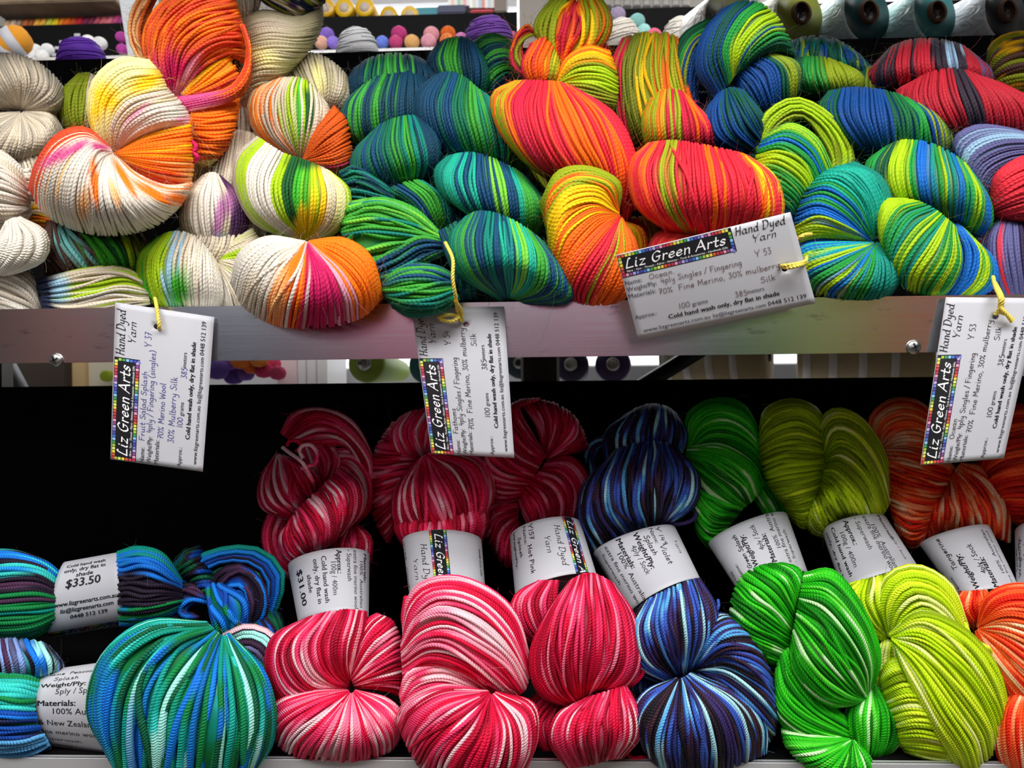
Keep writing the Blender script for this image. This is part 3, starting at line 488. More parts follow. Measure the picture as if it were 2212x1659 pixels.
S14 = skein('yarn_skein', 'lime, green and blue twisted skein sitting plump on the rail before the far tag', [
 (16, mixw((1, 'odg'), (1, 'odb'), (1, 'oteal'), (.6, 'ool')), [[(1712,90),(1708,125),(1725,165)], [(1745,80),(1742,120),(1755,160)], [(1790,82),(1795,120),(1800,160)], [(1830,100),(1838,130),(1840,165)], [(1855,120),(1880,150),(1875,180)]], dict(loose=1.2)),
 (13, band((0, 'odg'), (.4, 'ogreen'), (.6, 'ool'), (1, 'ool'), j=.06), [[(1722,128),(1708,160),(1725,210)], [(1750,122),(1750,160),(1765,208)], [(1790,126),(1800,160),(1812,205)], [(1825,140),(1862,165),(1858,205)]], {}),
 (14, band((0, 'odg'), (.5, 'ool'), (1, 'ool'), j=.08), [[(1855,150),(1848,185),(1855,220)], [(1885,146),(1888,185),(1890,225)], [(1915,155),(1942,185),(1930,225)]], {}),
 (10, band((0, 'odg'), (.12, 'odb'), (.5, 'odb'), (.55, 'odg'), (.72, 'ogreen'), (.8, 'odb'), (.88, 'ool'), (1, 'odg'), j=.03), [[(1790,198),(1768,240),(1810,310),(1880,350)], [(1835,190),(1835,250),(1870,310),(1900,350)], [(1885,192),(1890,250),(1905,310),(1918,350)], [(1925,200),(1950,250),(1955,310),(1955,350)], [(1965,212),(2010,250),(2025,310),(2015,350)], [(1990,225),(2045,265),(2060,315),(2050,355)]], dict(thick=.6)),
 (5.5, band((0, 'ogreen'), (.1, 'odg'), (.16, 'olime'), (.3, 'olime'), (.34, 'ogreen'), (.37, 'oblue'), (.48, 'oblue'), (.53, 'ogreen'), (.58, 'olime'), (.6, 'oteal'), (.68, 'oblue'), (.75, 'ogreen'), (.8, 'olime'), (.86, 'ogreen'), (.92, 'oblue'), (1, 'ogreen'), j=.01), [[(1908,322),(1872,355),(1880,410),(1925,455)], [(1940,306),(1918,360),(1928,420),(1965,460)], [(1975,304),(1965,360),(1975,425),(2000,468)], [(2015,312),(2020,370),(2025,430),(2035,478)], [(2055,332),(2075,390),(2075,450),(2068,490)], [(2085,355),(2118,415),(2118,465),(2098,510)], [(2100,375),(2138,435),(2142,485),(2120,525)]], dict(thick=.6, fuzz=260, M=22)),
 (2, band((0, 'olime'), (.14, 'olime'), (.24, 'ogreen'), (.36, 'oteal'), (.42, 'olime'), (.5, 'ogreen'), (.62, 'oteal'), (.7, 'olime'), (.8, 'ogreen'), (.92, 'olime'), (1, 'ogreen'), j=.02), [[(1955,430),(1910,435),(1898,480),(1905,530)], [(1990,438),(1940,455),(1912,510),(1918,570)], [(2022,455),(1970,490),(1932,550),(1932,600)], [(2040,470),(2000,525),(1960,585),(1955,622)], [(2052,480),(2035,550),(2000,605),(1990,638)], [(2062,490),(2075,560),(2055,615),(2025,645)]], dict(b0=-66, thick=.6, fuzz=240)),
 (3, band((0, 'odb'), (.3, 'oblue'), (.45, 'oblue'), (.55, 'olime'), (.63, 'ogreen'), (.7, 'olime'), (.78, 'oteal'), (1, 'oblue'), j=.03), [[(2045,482),(2065,540),(2060,600),(2030,644)], [(2068,484),(2098,540),(2090,600),(2055,642)], [(2085,498),(2125,550),(2120,605),(2080,642)], [(2100,515),(2150,565),(2152,612),(2110,645)]], dict(fuzz=180)),
], M_SINGLE, UP, 180)
skein('yarn_skein', 'dusky red skein with charcoal stripes at the back right of the upper shelf', [
 (16, band((0, 'mar'), (.15, 'mdk'), (.25, 'mar'), (.5, 'mar'), (.56, 'mdk'), (.66, 'mdk'), (.7, 'lsl'), (.74, 'mdk'), (.8, 'mar'), (.9, 'mar'), (1, 'slate'), j=.03), [[(1900,130),(1872,165),(1885,215)], [(1930,100),(1915,150),(1925,205)], [(1975,86),(1970,140),(1978,200)], [(2025,86),(2030,140),(2035,195)], [(2075,98),(2088,140),(2088,190)], [(2110,125),(2140,155),(2135,195)]], {}),
 (14, band((0, 'mar'), (.3, 'mdk'), (.5, 'mar'), (.7, 'mdk'), (1, 'mar'), j=.08), [[(1882,160),(1925,135),(1990,140),(2020,170)], [(1885,180),(1920,175),(1965,185),(1990,210)], [(1895,215),(1930,215),(1960,235),(1980,260)]], {}),
 (11.5, band((0, 'mar'), (.4, 'mar'), (.47, 'mdk'), (.53, 'mdk'), (.6, 'mar'), (1, 'mar'), j=.012), [[(1965,180),(1935,205),(1965,260),(2045,300)], [(2000,156),(1988,210),(2015,265),(2065,305)], [(2045,146),(2055,205),(2075,255),(2095,310)], [(2085,152),(2120,205),(2135,250),(2140,310)], [(2125,168),(2185,215),(2205,260),(2200,315)], [(2160,180),(2250,230),(2280,280),(2270,320)]], dict(thick=.6, fuzz=240)),
], M_SINGLE, UP, 200)
skein('yarn_skein', 'slate purple skein with a scarlet lobe at the right end of the upper shelf', [
 (7, band((0, 'slate'), (.3, 'lsl'), (.36, 'slate'), (.6, 'slate'), (1, 'dpur'), j=.05), [[(2072,345),(2062,300),(2110,272),(2180,278),(2260,300)], [(2085,390),(2095,335),(2145,305),(2205,300),(2270,310)], [(2110,430),(2125,375),(2170,345),(2220,335),(2280,335)], [(2140,460),(2155,410),(2190,380),(2230,365),(2290,360)]], dict(thick=.7)),
 (4.6, band((0, 'mred'), (.5, 'mred'), (1, 'mar'), j=.1), [[(2142,420),(2150,380),(2195,345),(2260,325)], [(2136,440),(2165,410),(2210,385),(2270,370)], [(2140,460),(2175,445),(2220,430),(2280,420)], [(2160,474),(2190,478),(2230,476),(2280,470)]], dict(thick=.8)),
 (5, band((0, 'mred'), (.06, 'dpur'), (.3, 'slate'), (.38, 'mred'), (.42, 'slate'), (.58, 'slate'), (.62, 'mred'), (.66, 'dpur'), (1, 'dpur'), j=.012), [[(2150,474),(2118,510),(2118,590),(2150,650)], [(2170,470),(2158,520),(2165,590),(2185,650)], [(2200,470),(2208,520),(2215,590),(2220,650)], [(2235,470),(2265,520),(2275,590),(2260,650)]], dict(thick=.8)),
 (9, mixw((1, 'dpur'), (1, 'mdk')), [[(2040,330),(2060,400),(2100,460)], [(2080,330),(2110,400),(2150,460)]], dict(fuzz=30)),
], M_SINGLE, UP, 180)
skein('yarn_skein', 'olive gold skein of thick strands in the top right corner', [
 (17, mixw((2, 'olive'), (1, 'gold'), (1, 'brown')), [[(2130,150),(2145,95),(2200,72),(2290,78)], [(2132,170),(2160,130),(2210,112),(2290,120)], [(2136,190),(2170,165),(2220,155),(2290,165)], [(2145,215),(2180,205),(2230,205),(2290,215)]], dict(sw=10)),
], M_PLY, UP, 30, 10)
# ================================================================== LETTERING
GLY = {k: v for k, v in (l.split('=', 1) for l in """a=5.5=4,4.5 2,5 .5,3.5 .5,1.2 1.8,0 3.2,.8 4,2.5 4,4.7;4,4.7 4,1 5,0
b=5=1,9 1,0;1,3 2.5,5 4,4 4.2,1.5 3,0 1,.5
c=4.6=4,4.2 2.5,5 .8,3.8 .6,1.5 2,0 4,.8
d=5.5=4,4 2.3,5 .6,3.5 .7,1 2,0 3.6,1 4,3;4,9 4,1 4.8,0
e=4.6=1,2.5 3.6,3 3.5,4.6 2.2,5 .8,3.5 .8,1.2 2.2,0 4,1
f=4=4,8.3 3,9 2,8 1.8,4 1.8,0;.5,5 3.5,5
g=5.3=4,4.2 2.3,5 .6,3.5 .9,1 2.2,.3 3.7,1.5 4,4.6;4,4.6 4,-2 3,-4 1,-3.5
h=5=1,9 1,0;1,3 2.6,5 3.9,4 4,0
i=2.4=1,5 1,.6 1.8,0;1,7.2 1.1,7.6
k=4.6=1,9 1,0;3.8,5 1,2.3;1.8,3 4,0
l=2.4=1,9 1,.8 1.8,0
m=7=1,5 1,0;1,3.2 2.3,5 3.3,4.2 3.4,0;3.4,3.2 4.8,5 5.9,4.2 6,0
n=5=1,5 1,0;1,3.2 2.6,5 3.8,4.2 4,0
o=5=2.4,5 .8,3.7 .8,1.2 2.4,0 4,1.2 4,3.8 2.4,5
p=5=1,5 1,-4;1,3.5 2.6,5 4.1,4 4,1.3 2.6,0 1,1
r=3.8=1,5 1,0;1,3 2.2,4.8 3.4,4.6
s=4.3=3.6,4.4 2.2,5 1,4 1.6,2.9 3.2,2 3.4,.8 2,0 .7,.7
t=3.8=1.8,8 1.8,.9 2.8,0 3.5,.4;.4,5 3.4,5
u=5.4=1,5 1,1.2 2.2,0 3.5,1 4,3;4,5 4,.8 4.8,0
v=4.8=1,5 2.5,0;2.5,0 4,5
w=6.6=1,5 2,0;2,0 3.3,4;3.3,4 4.6,0;4.6,0 5.8,5
x=4.8=1,5 4,0;4,5 1,0
y=5.2=1,5 1.2,2 2.4,1.2 3.8,2.5;4,5 4,-2 3,-4 1.2,-3.4
z=5=1,5 4,5;4,5 1,0;1,0 4.2,0
A=6.6=0,0 3,9;3,9 6,0;1.2,3.2 5,3.2
C=5.8=5,7.8 3.4,9 1,7 .8,2.5 2.8,0 5.2,1.2
D=6.5=1,9 1,0;0,9 3.5,9 5.6,6.5 5.4,2.5 3.2,0 .5,0
F=5.4=1,9 1,0;.6,9 5,9;1,4.8 4,4.8
G=6.6=5.4,7.8 3.6,9 1.2,7 .8,3 2.6,0 5,1 5.3,4;3.5,4 5.8,4.2
H=6.4=0,8 1,9 1,0;5,9 5,0;1,4.6 5,4.6
L=5.4=2.4,8.4 1.6,9 1,4 .8,0;.8,0 5,0.2
M=7.2=1,0 1.5,9;1.5,9 3.5,3;3.5,3 5.8,9;5.8,9 6.4,0
N=6=1,0 1,9;1,9 5,0;5,0 5,9
O=6.3=3,9 .8,7 .8,2 3,0 5.2,2 5.2,7 3,9
P=5.4=1,9 1,0;1,9 4.2,8.6 4.6,6 1,4.5
S=5.5=4.8,8 3,9 1.2,7.4 2,5.4 4.2,4 4.6,1.6 2.6,0 .7,1.2
T=6=0,9 6,9;3,9 3,0
V=6=0,9 2.7,0;2.7,0 5.6,9
W=7.4=0,9 1.6,0;1.6,0 3.5,6.5;3.5,6.5 5.4,0;5.4,0 7,9
Y=6=0,9 1,5.4 2.8,4.8;5.6,9 2.8,4.4 2.2,0
0=4.8=2.4,8.5 .8,6.5 .8,2 2.4,0 4,2 4,6.5 2.4,8.5
1=3=1.5,8.5 1.5,0
3=4.8=1,8.3 3.8,8.3 2.2,5 4,3.5 3.6,1 2,0 .8,.8
4=5=1.2,8.5 .8,3.5;.8,3.5 4.4,3.5;3.6,7 3.6,0
5=4.8=4,8.5 1.4,8.5;1.4,8.5 1.2,5;1.2,5 3.2,5.2 4.1,3 3,0.3 .9,.4
7=5=1,8.5 4.4,8.5;4.4,8.5 2.2,0;1.5,4.5 4,4.5
8=5=2.5,4.6 1,6.5 2.5,8.5 4,6.6 2.5,4.6 .8,2.2 2.5,0 4.2,2.2 2.5,4.6
9=4.8=4,6 2.5,4.6 1,6.2 2.4,8.5 4,7 3.6,0
%=6.4=1.4,8.5 .6,7.4 1.4,6.2 2.2,7.4 1.4,8.5;4.8,8.5 1,0;4.6,2.6 3.8,1.4 4.6,0 5.4,1.4 4.6,2.6
/=3.8=0,-1 3.4,9.5
(=3.2=2.6,10 1,6 1,2 2.6,-1.5
)=3.2=1,10 2.4,6 2.4,2 1,-1.5
,=2.4=1.2,.6 .6,-1.8
.=2.4=1,0 1.2,.5
&=6=5,0 1.5,6 2.4,9 3.8,7.5 .8,2.5 2,0 4.6,3
-=4=.6,3 3.2,3""".split('\n'))}

def glyph_text(txt, width, cap, callig, weight):
    """letters written with a round pen, or with a broad nib when callig"""
    V = []; F = []; x = 0; rs = random.Random(sum(map(ord, txt)))
    k = cap / 9.0; sl = 0.22 if callig else 0.06
    total = 0
    for ch in txt:
        total += 3.0 if ch == ' ' else float(GLY.get(ch, GLY['o']).split('=')[0]) + (0.5 if callig else 0.3)
    kx = width / total
    for ch in txt:
        if ch == ' ': x += 3.0; continue
        if ch not in GLY: x += 3; continue
        wd, st = GLY[ch].split('=', 1)
        dy = 0 if callig else rs.uniform(-.25, .25)
        for s in st.split(';'):
            p = np.array([[float(q) for q in a.split(',')] for a in s.split()])
            p = p + np.array([x, dy])
            if len(p) > 2: p = resample(p, 4 * len(p))
            p = np.stack([(p[:, 0] + p[:, 1] * sl) * kx, p[:, 1] * k], 1)
            t = np.gradient(p, axis=0); t /= np.maximum(np.linalg.norm(t, axis=1, keepdims=True), 1e-9)
            n = np.stack([-t[:, 1], t[:, 0]], 1)
            if callig:
                an = np.arctan2(t[:, 1], t[:, 0]); wv = weight * (0.28 + 0.85 * np.abs(np.sin(an - math.radians(35))))
            else: wv = np.full(len(p), weight)
            p[0] -= t[0] * weight * .4; p[-1] += t[-1] * weight * .4
            a = p + n * wv[:, None] / 2; b = p - n * wv[:, None] / 2; o = len(V)
            for q in range(len(p)): V += [tuple(a[q]), tuple(b[q])]
            for q in range(len(p) - 1): F.append((o + 2 * q, o + 2 * q + 1, o + 2 * q + 3, o + 2 * q + 2))
        x += float(wd) + (0.5 if callig else 0.3)
    return np.array(V), F

def refine(V, F, mx):
    bm = bmesh.new(); vs = [bm.verts.new((x, y, 0)) for x, y in V]
    for f in F:
        try: bm.faces.new([vs[i] for i in f])
        except ValueError: pass
    bmesh.ops.triangulate(bm, faces=bm.faces[:])
    for _ in range(3):
        es = [e for e in bm.edges if e.calc_length() > mx]
        if not es: break
        bmesh.ops.subdivide_edges(bm, edges=es, cuts=1); bmesh.ops.triangulate(bm, faces=bm.faces[:])
    bm.verts.index_update(); V = np.array([v.co[:2] for v in bm.verts]); F = [tuple(v.index for v in f.verts) for f in bm.faces]; bm.free()
    return V, F

def type_text(txt, width, cap, bold, italic=False):
    cu = bpy.data.curves.new('lettering', 'FONT'); cu.body = txt; cu.size = 1; cu.resolution_u = 2
    cu.shear = 0.3 if italic else 0
    o = bpy.data.objects.new('lettering', cu); COL.objects.link(o)
    bpy.context.view_layer.update()
    me = o.evaluated_get(bpy.context.evaluated_depsgraph_get()).to_mesh()
    V = np.array([v.co[:2] for v in me.vertices]); F = [tuple(p.vertices) for p in me.polygons]
    bpy.data.objects.remove(o); bpy.data.curves.remove(cu)
    if not len(V): return np.zeros((0, 2)), []
    if bold:
        n0 = len(V); F = [tuple(i + n0 * k for i in f) for k in range(3) for f in F]; V = np.vstack([V + np.array([dx, dy]) for dx, dy in ((-.022, 0), (.022, .008), (0, -.008))])
    V[:, 0] -= V[:, 0].min(); V[:, 0] *= width / V[:, 0].max(); V[:, 1] *= cap / 0.64
    return V, F

def text2d(txt, style, width, cap):
    if style == 'c': return glyph_text(txt, width, cap, True, cap * (0.17 if 'Liz' in txt else 0.13))
    if style == 'h': return glyph_text(txt, width, cap, False, 1.15)
    if style == 'p': return glyph_text(txt, width, cap, False, 1.5)
    return type_text(txt, width, cap, style == 'b', style == 'i')

BORDER = ['#c13b46', '#d65a3a', '#e8d23c', '#d8e27a', '#a4c23c', '#3f9a58', '#8fc0ea', '#3f74cc', '#4a4aa8', '#6e78cc', '#b8a8dc', '#8c4a90', '#e09ab8', '#b83050']
BMATS = [mat('border_tile_' + str(i), c, 0.5) for i, c in enumerate(BORDER)]

# ---------------------------------------------------------------- paper bands round the skeins
def paper_band(root, base, L, R, arc, d0, d1, lines, thick=0.8, banner=None, ink=None):
    """L, R = left and right outlines of the band (photo pixels, top to bottom), d0/d1 = depth in cm of its two ends"""
    L = np.array(L, float); R = np.array(R, float)
    ax = (L[1] + R[1] - L[0] - R[0]) / 2; ln = np.linalg.norm(ax); axn = ax / ln
    sdv = (R[0] + R[1] - L[0] - L[1]); sdv = sdv / np.linalg.norm(sdv)
    wd = np.linalg.norm(R[0] - L[0]) * .5 + np.linalg.norm(R[1] - L[1]) * .5
    h = thick * wd / 2; half = math.pi * math.sqrt(((wd / 2) ** 2 + h * h) / 2)
    def pix(p, q):
        ph = p * math.pi; s = (1 - np.cos(ph)) / 2
        l = L[0] + (L[1] - L[0]) * np.asarray(q)[..., None]; r = R[0] + (R[1] - R[0]) * np.asarray(q)[..., None]
        return l + (r - l) * s[..., None] - axn * (arc * np.sin(ph))[..., None]
    def F(p, q, off=0.0):
        p = np.asarray(p, float); q = np.asarray(q, float)
        xy = pix(p, q); dc = (d0 + (d1 - d0) * q) / 100
        dep = dc - (np.sin(p * math.pi) * h + off * np.sin(np.clip(p, 0, 1) * math.pi) ** .3) * (D0 + dc) / FPX
        xo = -np.cos(p * math.pi) * off * .5
        return P(xy[..., 0] + sdv[0] * xo, xy[..., 1] + sdv[1] * xo, dep)
    n = 72; NQ = 14; V = []; Fc = []
    for k in range(n):
        for q in range(NQ + 1): V.append(F(2 * k / n, q / NQ))
    for k in range(n):
        for j in range(NQ): a = k * (NQ + 1) + j; b = ((k + 1) % n) * (NQ + 1) + j; Fc.append((a, a + 1, b + 1, b))
    me = raw_mesh('label_band', V, Fc, M_PAPER, base, True); bo = new_obj('label_band', me, root, None, 'white printed paper band')
    so = bo.modifiers.new('thickness', 'SOLIDIFY'); so.thickness = 0.0003; so.offset = 0
    # invert: image point -> (p, q)
    gp, gq = np.meshgrid(np.linspace(0.01, .99, 160), np.linspace(-.1, 1.1, 160)); gxy = pix(gp, gq)
    def inv(x, y):
        i = np.argmin((gxy[..., 0] - x) ** 2 + (gxy[..., 1] - y) ** 2); return gp.flat[i], gq.flat[i]
    def put(V2, F2, p0, q0, dr, mt, off=1.3):
        if not len(V2): return
        if mt is not M_BANNER and len(V2) > 4 and len(F2[0]) != 4: V2, F2 = refine(V2, F2, 4.5)
        p = p0 + dr * V2[:, 1] / half; q = q0 + dr * V2[:, 0] / ln
        ok = (p > 0.015) & (p < 0.985) & (q > 0.0) & (q < 1.0)
        F2 = [f for f in F2 if all(ok[i] for i in f)]
        if not F2: return
        W = F(p, q, off)
        inks.setdefault(mt.name, [mt, [], [], 0]); e = inks[mt.name]
        e[1].append(W); e[2] += [tuple(i + e[3] for i in f) for f in F2]; e[3] += len(W)
    inks = {}
    if banner:
        (x0, y0), wb = banner[0], banner[1]
        p0, q0 = inv(x0, y0); dr = banner[2]; wp = wb / half
        q0 = 0.0 if dr > 0 else 1.0
        G = []; FF = []
        for j in range(13):
            for i in range(7): G.append((j / 12 * ln, i / 6 * wb))
        for j in range(12):
            for i in range(6): a = j * 7 + i; FF.append((a, a + 1, a + 8, a + 7))
        G = np.array(G); G[:, 0] = G[:, 0] * .998 + .1
        put(G, FF, p0, q0, dr, M_BANNER, .7)
        k = 0; s = 5.2
        for row in (0.6, wb - s - .6):
            x = 1.0
            while x < ln - s:
                put(np.array([(x, row), (x + s - 1, row), (x + s - 1, row + s - 1), (x, row + s - 1)]), [(0, 1, 2, 3)], p0, q0, dr, BMATS[k % len(BMATS)], 1.2)
                x += s; k += 1
        V2, F2 = text2d('Liz Green Arts', 'c', 150, wb * .42)
        put(V2 + np.array([banner[3] if len(banner) > 3 else 8, wb * .32]), F2, p0, q0, dr, M_WHITEINK, 1.4)
    for (t, x, y, wdt, cap, st, mt, dr) in lines:
        p0, q0 = inv(x, y); V2, F2 = text2d(t, st, wdt, cap)
        p0 = max(p0, .05) if dr > 0 else min(p0, .965)
        q0 = max(q0, .025) if dr > 0 else min(q0, .975)
        put(V2, F2, p0, q0, dr, mt)
    for nm, (mt, Ws, Fs, _) in inks.items():
        nme = {'banner_black': 'logo_banner', 'white_print': 'logo_lettering'}.get(nm, 'border_tile' if nm.startswith('border') else ('handwriting' if 'pen' in nm else 'lettering'))
        o = new_obj(nme, raw_mesh(nme, np.vstack(Ws), Fs, mt, base), bo, 'stuff')
    return bo

K_, G_, DP, BP = M_BLACKINK, M_GREYINK, M_DARKPEN, M_BLUEPEN

# ================================================================== LOWER SHELF
PINKP = mixw((2, 'cdred'), (4, 'cred'), (2, 'cpink'), (1.6, 'clpink'), (.5, 'cwhite'), k=2)
PINKL = mixw((2, 'cred'), (2, 'cpink'), (2, 'clpink'), (.9, 'cwhite'), k=2)
HOT = mixw((3, 'cdred'), (6, 'cred'), (1.5, 'cpink'), (.8, 'clpink'), k=3)
TEAL = mixw((1.2, 'pdg'), (1.4, 'pblue'), (3, 'pgreen'), (2.4, 'pteal'), (1, 'paqua'), (.15, 'ppale'), k=2, patches=[(232,1530,16,90,0,'pblue',1.2), (290,1600,9,70,0,'pblue',1.2)])
VIO = mixw((2.2, 'vblack'), (1.2, 'vbr'), (3, 'vpur'), (2.4, 'vblue'), (1.8, 'vlb'), (.3, 'vpale'), k=2)
VIOD = mixw((4, 'vblack'), (3, 'vpur'), (1.5, 'vblue'), (1.2, 'vlb'), (.3, 'vpale'), k=3)
GRN = mixw((2, 'gdg'), (5, 'ggr'), (3, 'gmid'), (1, 'glt'), (.15, 'gpale'), k=2)
LIM = mixw((1, 'lydk'), (5, 'ly'), (2, 'lylt'), (.25, 'lypale'), k=2)
TAN = mixw((2, 'tred'), (5, 'tor'), (2, 'tlt'), (.8, 'tpale'), k=3)
RED = mixw((2, 'tdr'), (4, 'tred'), (.8, 'tor'), k=3)
DK = band((0, 'pteal'), (.12, 'pblue'), (.25, 'pdk'), (.4, 'pdb'), (.55, 'pdk'), (.7, 'ppur'), (.8, 'pblue'), (.9, 'pteal'), (1, 'pdg'), j=.07)
PDARK = mixw((4, 'pdk'), (3, 'ppur'), (2, 'pdb'), (1, 'pblue'), k=3)

r, b = skein('yarn_skein', 'blue, teal and dark purple skein lying back with the $33.50 band', [
 (9.5, band((0, 'pdg'), (.3, 'pgreen'), (.42, 'pteal'), (.5, 'pgreen'), (.58, 'ppur'), (.68, 'pdk'), (.78, 'pblue'), (.85, 'pdk'), (.92, 'paqua'), (1, 'pblue'), j=.06), [[(125,1345),(60,1385),(-20,1390),(-80,1380)], [(122,1325),(60,1345),(-90,1350)], [(120,1300),(60,1300),(-90,1310)], [(122,1275),(60,1255),(-90,1270)], [(130,1240),(90,1212),(20,1192),(-80,1195)]], dict(b0=-50, b1=80, e=.3, thick=.8)),
 (9.5, band((0, 'pteal'), (.12, 'pgreen'), (.22, 'pblue'), (.3, 'pdk'), (.62, 'pdk'), (.72, 'pblue'), (.8, 'pdk'), (.9, 'pblue'), (1, 'pteal'), j=.05), [[(262,1350),(310,1350),(350,1340),(395,1310)], [(258,1320),(320,1318),(395,1300)], [(255,1280),(320,1280),(392,1285)], [(255,1235),(320,1230),(392,1268)], [(255,1195),(300,1184),(350,1198),(390,1250)]], dict(b0=-60, b1=60, e=.3, thick=.8)),
 (12, DK, [[(385,1275),(420,1210),(490,1184),(560,1188),(610,1235),(600,1310),(555,1375)], [(395,1290),(440,1225),(500,1205),(555,1215),(585,1255),(575,1320),(540,1370)], [(420,1300),(460,1245),(510,1230),(550,1245),(560,1300),(530,1365)]], dict(loose=1.2, stray=6, sw=9.5)),
 (10, PDARK, [[(445,1300),(468,1240),(520,1222),(565,1260),(575,1320),(545,1370)], [(455,1310),(490,1255),(530,1250),(555,1300),(525,1370)], [(470,1320),(500,1290),(525,1300),(510,1370)]], dict(sw=10, loose=1.2, thick=.7)),
 (8.2, mixw((3, 'pblue'), (1, 'pgreen'), (1, 'pdb'), k=2), [[(446,1275),(452,1320),(470,1378)], [(458,1262),(475,1310),(490,1378)], [(470,1262),(505,1300),(512,1372)], [(478,1264),(532,1300),(532,1360)]], dict(sw=11, gap=1.3, loose=.8, thick=.5, fuzz=10)),
 (9, PDARK, [[(455,1285),(405,1262),(350,1290),(356,1335),(405,1352)], [(455,1300),(410,1290),(380,1310),(385,1330),(420,1340)], [(455,1310),(425,1308),(410,1320),(430,1332)]], dict(sw=10.5, gap=1.5, loose=1.3, thick=.5, fuzz=10)),
 (15, mixw((3, 'pdg'), (2, 'pdk'), (1, 'pdb')), [[(370,1230),(400,1195),(430,1182)], [(500,1330),(560,1400),(570,1440)], [(590,1300),(612,1360),(600,1420)]], dict(sw=9)),
], M_PLY, LO, 25, 9.5)
paper_band(r, b, [(108,1378),(283,1347)], [(140,1214),(262,1192)], 14, 9, 9, [
 ('$33.50', 140,1271,82,16,'b',K_,1), ('shade',163,1246,42,8.5,'b',K_,1), ('only, dry flat in',138,1239,104,8.5,'b',K_,1), ('Cold hand wash',143,1228,100,8.5,'b',K_,1),
 ('www.lizgreenarts.com.au',116,1313,135,8,'b',K_,1), ('liz@lizgreenarts.com',130,1325,110,8,'b',K_,1), ('0448 512 139',151,1336,75,8,'b',K_,1)], banner=((112,1376), 26, 1, 30))

r, b = skein('yarn_skein', 'teal, green and blue skein whose thick fanned tail spills over the front lip, 5ply band', [
 (4, band((0, 'vpur'), (.15, 'pdk'), (.25, 'plav'), (.35, 'ppur'), (.45, 'plav'), (.55, 'pdk'), (.62, 'paqua'), (.68, 'pblue'), (.76, 'ppale'), (.82, 'pdk'), (.9, 'plav'), (1, 'pdk'), j=.03), [[(-60,1395),(-55,1440),(-40,1490)], [(-10,1384),(0,1440),(5,1480)], [(35,1382),(52,1430),(58,1475)], [(80,1388),(100,1430),(100,1470)], [(105,1400),(136,1440),(125,1475)]], {}),
 (2.6, band((0, 'vlb'), (.18, 'vlb'), (.26, 'pdk'), (.36, 'pdb'), (.5, 'pblue'), (.58, 'pgreen'), (.66, 'paqua'), (.75, 'pteal'), (.85, 'paqua'), (1, 'pgreen'), j=.05), [[(110,1612),(60,1640),(0,1645),(-60,1640)], [(95,1590),(40,1600),(-70,1600)], [(80,1560),(30,1562),(-70,1560)], [(74,1530),(30,1530),(-70,1520)], [(76,1500),(30,1490),(-70,1490)], [(95,1465),(50,1455),(0,1455),(-60,1470)]], dict(b0=-50, e=.3)),
 (5, band((0, 'cwhite'), (.06, 'pdk'), (.16, 'ppale'), (.22, 'pdk'), (.4, 'ppur'), (.55, 'plav'), (.6, 'ppur'), (.72, 'pdk'), (.82, 'plav'), (1, 'pdk'), j=.03), [[(482,1375),(540,1352),(600,1385),(598,1470),(560,1570)], [(488,1400),(540,1388),(578,1420),(575,1490),(550,1560)], [(495,1430),(530,1420),(555,1450),(552,1500),(540,1550)], [(500,1460),(525,1460),(530,1500),(520,1540)]], dict(sw=10.5, thick=.6)),
 (1.2, TEAL, [[(446,1346),(320,1345),(226,1415),(190,1520),(215,1590),(262,1600)], [(455,1355),(340,1372),(252,1450),(228,1560),(262,1690)], [(462,1362),(390,1400),(320,1490),(305,1600),(310,1720)], [(470,1370),(430,1440),(385,1540),(375,1640),(375,1740)], [(478,1375),(465,1450),(455,1560),(445,1650),(440,1740)], [(486,1376),(505,1450),(520,1550),(510,1640),(495,1720)], [(492,1370),(560,1440),(588,1520),(585,1600),(545,1670)]], FAN(sw=12.5, thick=.55, e=.6, bow=.1, stray=24, loose=1.1, M=30)),
 (3, mixw((2, 'pteal'), (1, 'pgreen')), [[(520,1400),(575,1450),(596,1530),(590,1640)], [(540,1430),(585,1500),(600,1570),(600,1650)]], dict(sw=9, gap=2.2, loose=1.6, thick=.4)),
], M_PLY, LO, 25, 10)
paper_band(r, b, [(112,1612),(300,1640)], [(112,1446),(300,1420)], 36, 2.4, 1.6, [
 ('Name: Peacock',101,1462,110,8,'h',DP,1), ('Splash',115,1471,55,9,'h',DP,1), ('Weight/Ply:',86,1487,98,9,'b',K_,1), ('5ply / Sport',119,1500,96,11,'r',G_,1),
 ('Materials:',75,1524,82,11,'b',K_,1), ('100% Australian',114,1541,132,11,'r',K_,1), ('& New Zealand virgin',72,1564,172,11,'r',K_,1), ('fine merino wool -',72,1580,137,10,'r',K_,1),
 ('Superwash',76,1593,82,8,'r',K_,1), ('Approx.:',83,1603,66,6.5,'b',K_,1), ('100g / 340m',125,1611,90,6.5,'r',K_,1)])

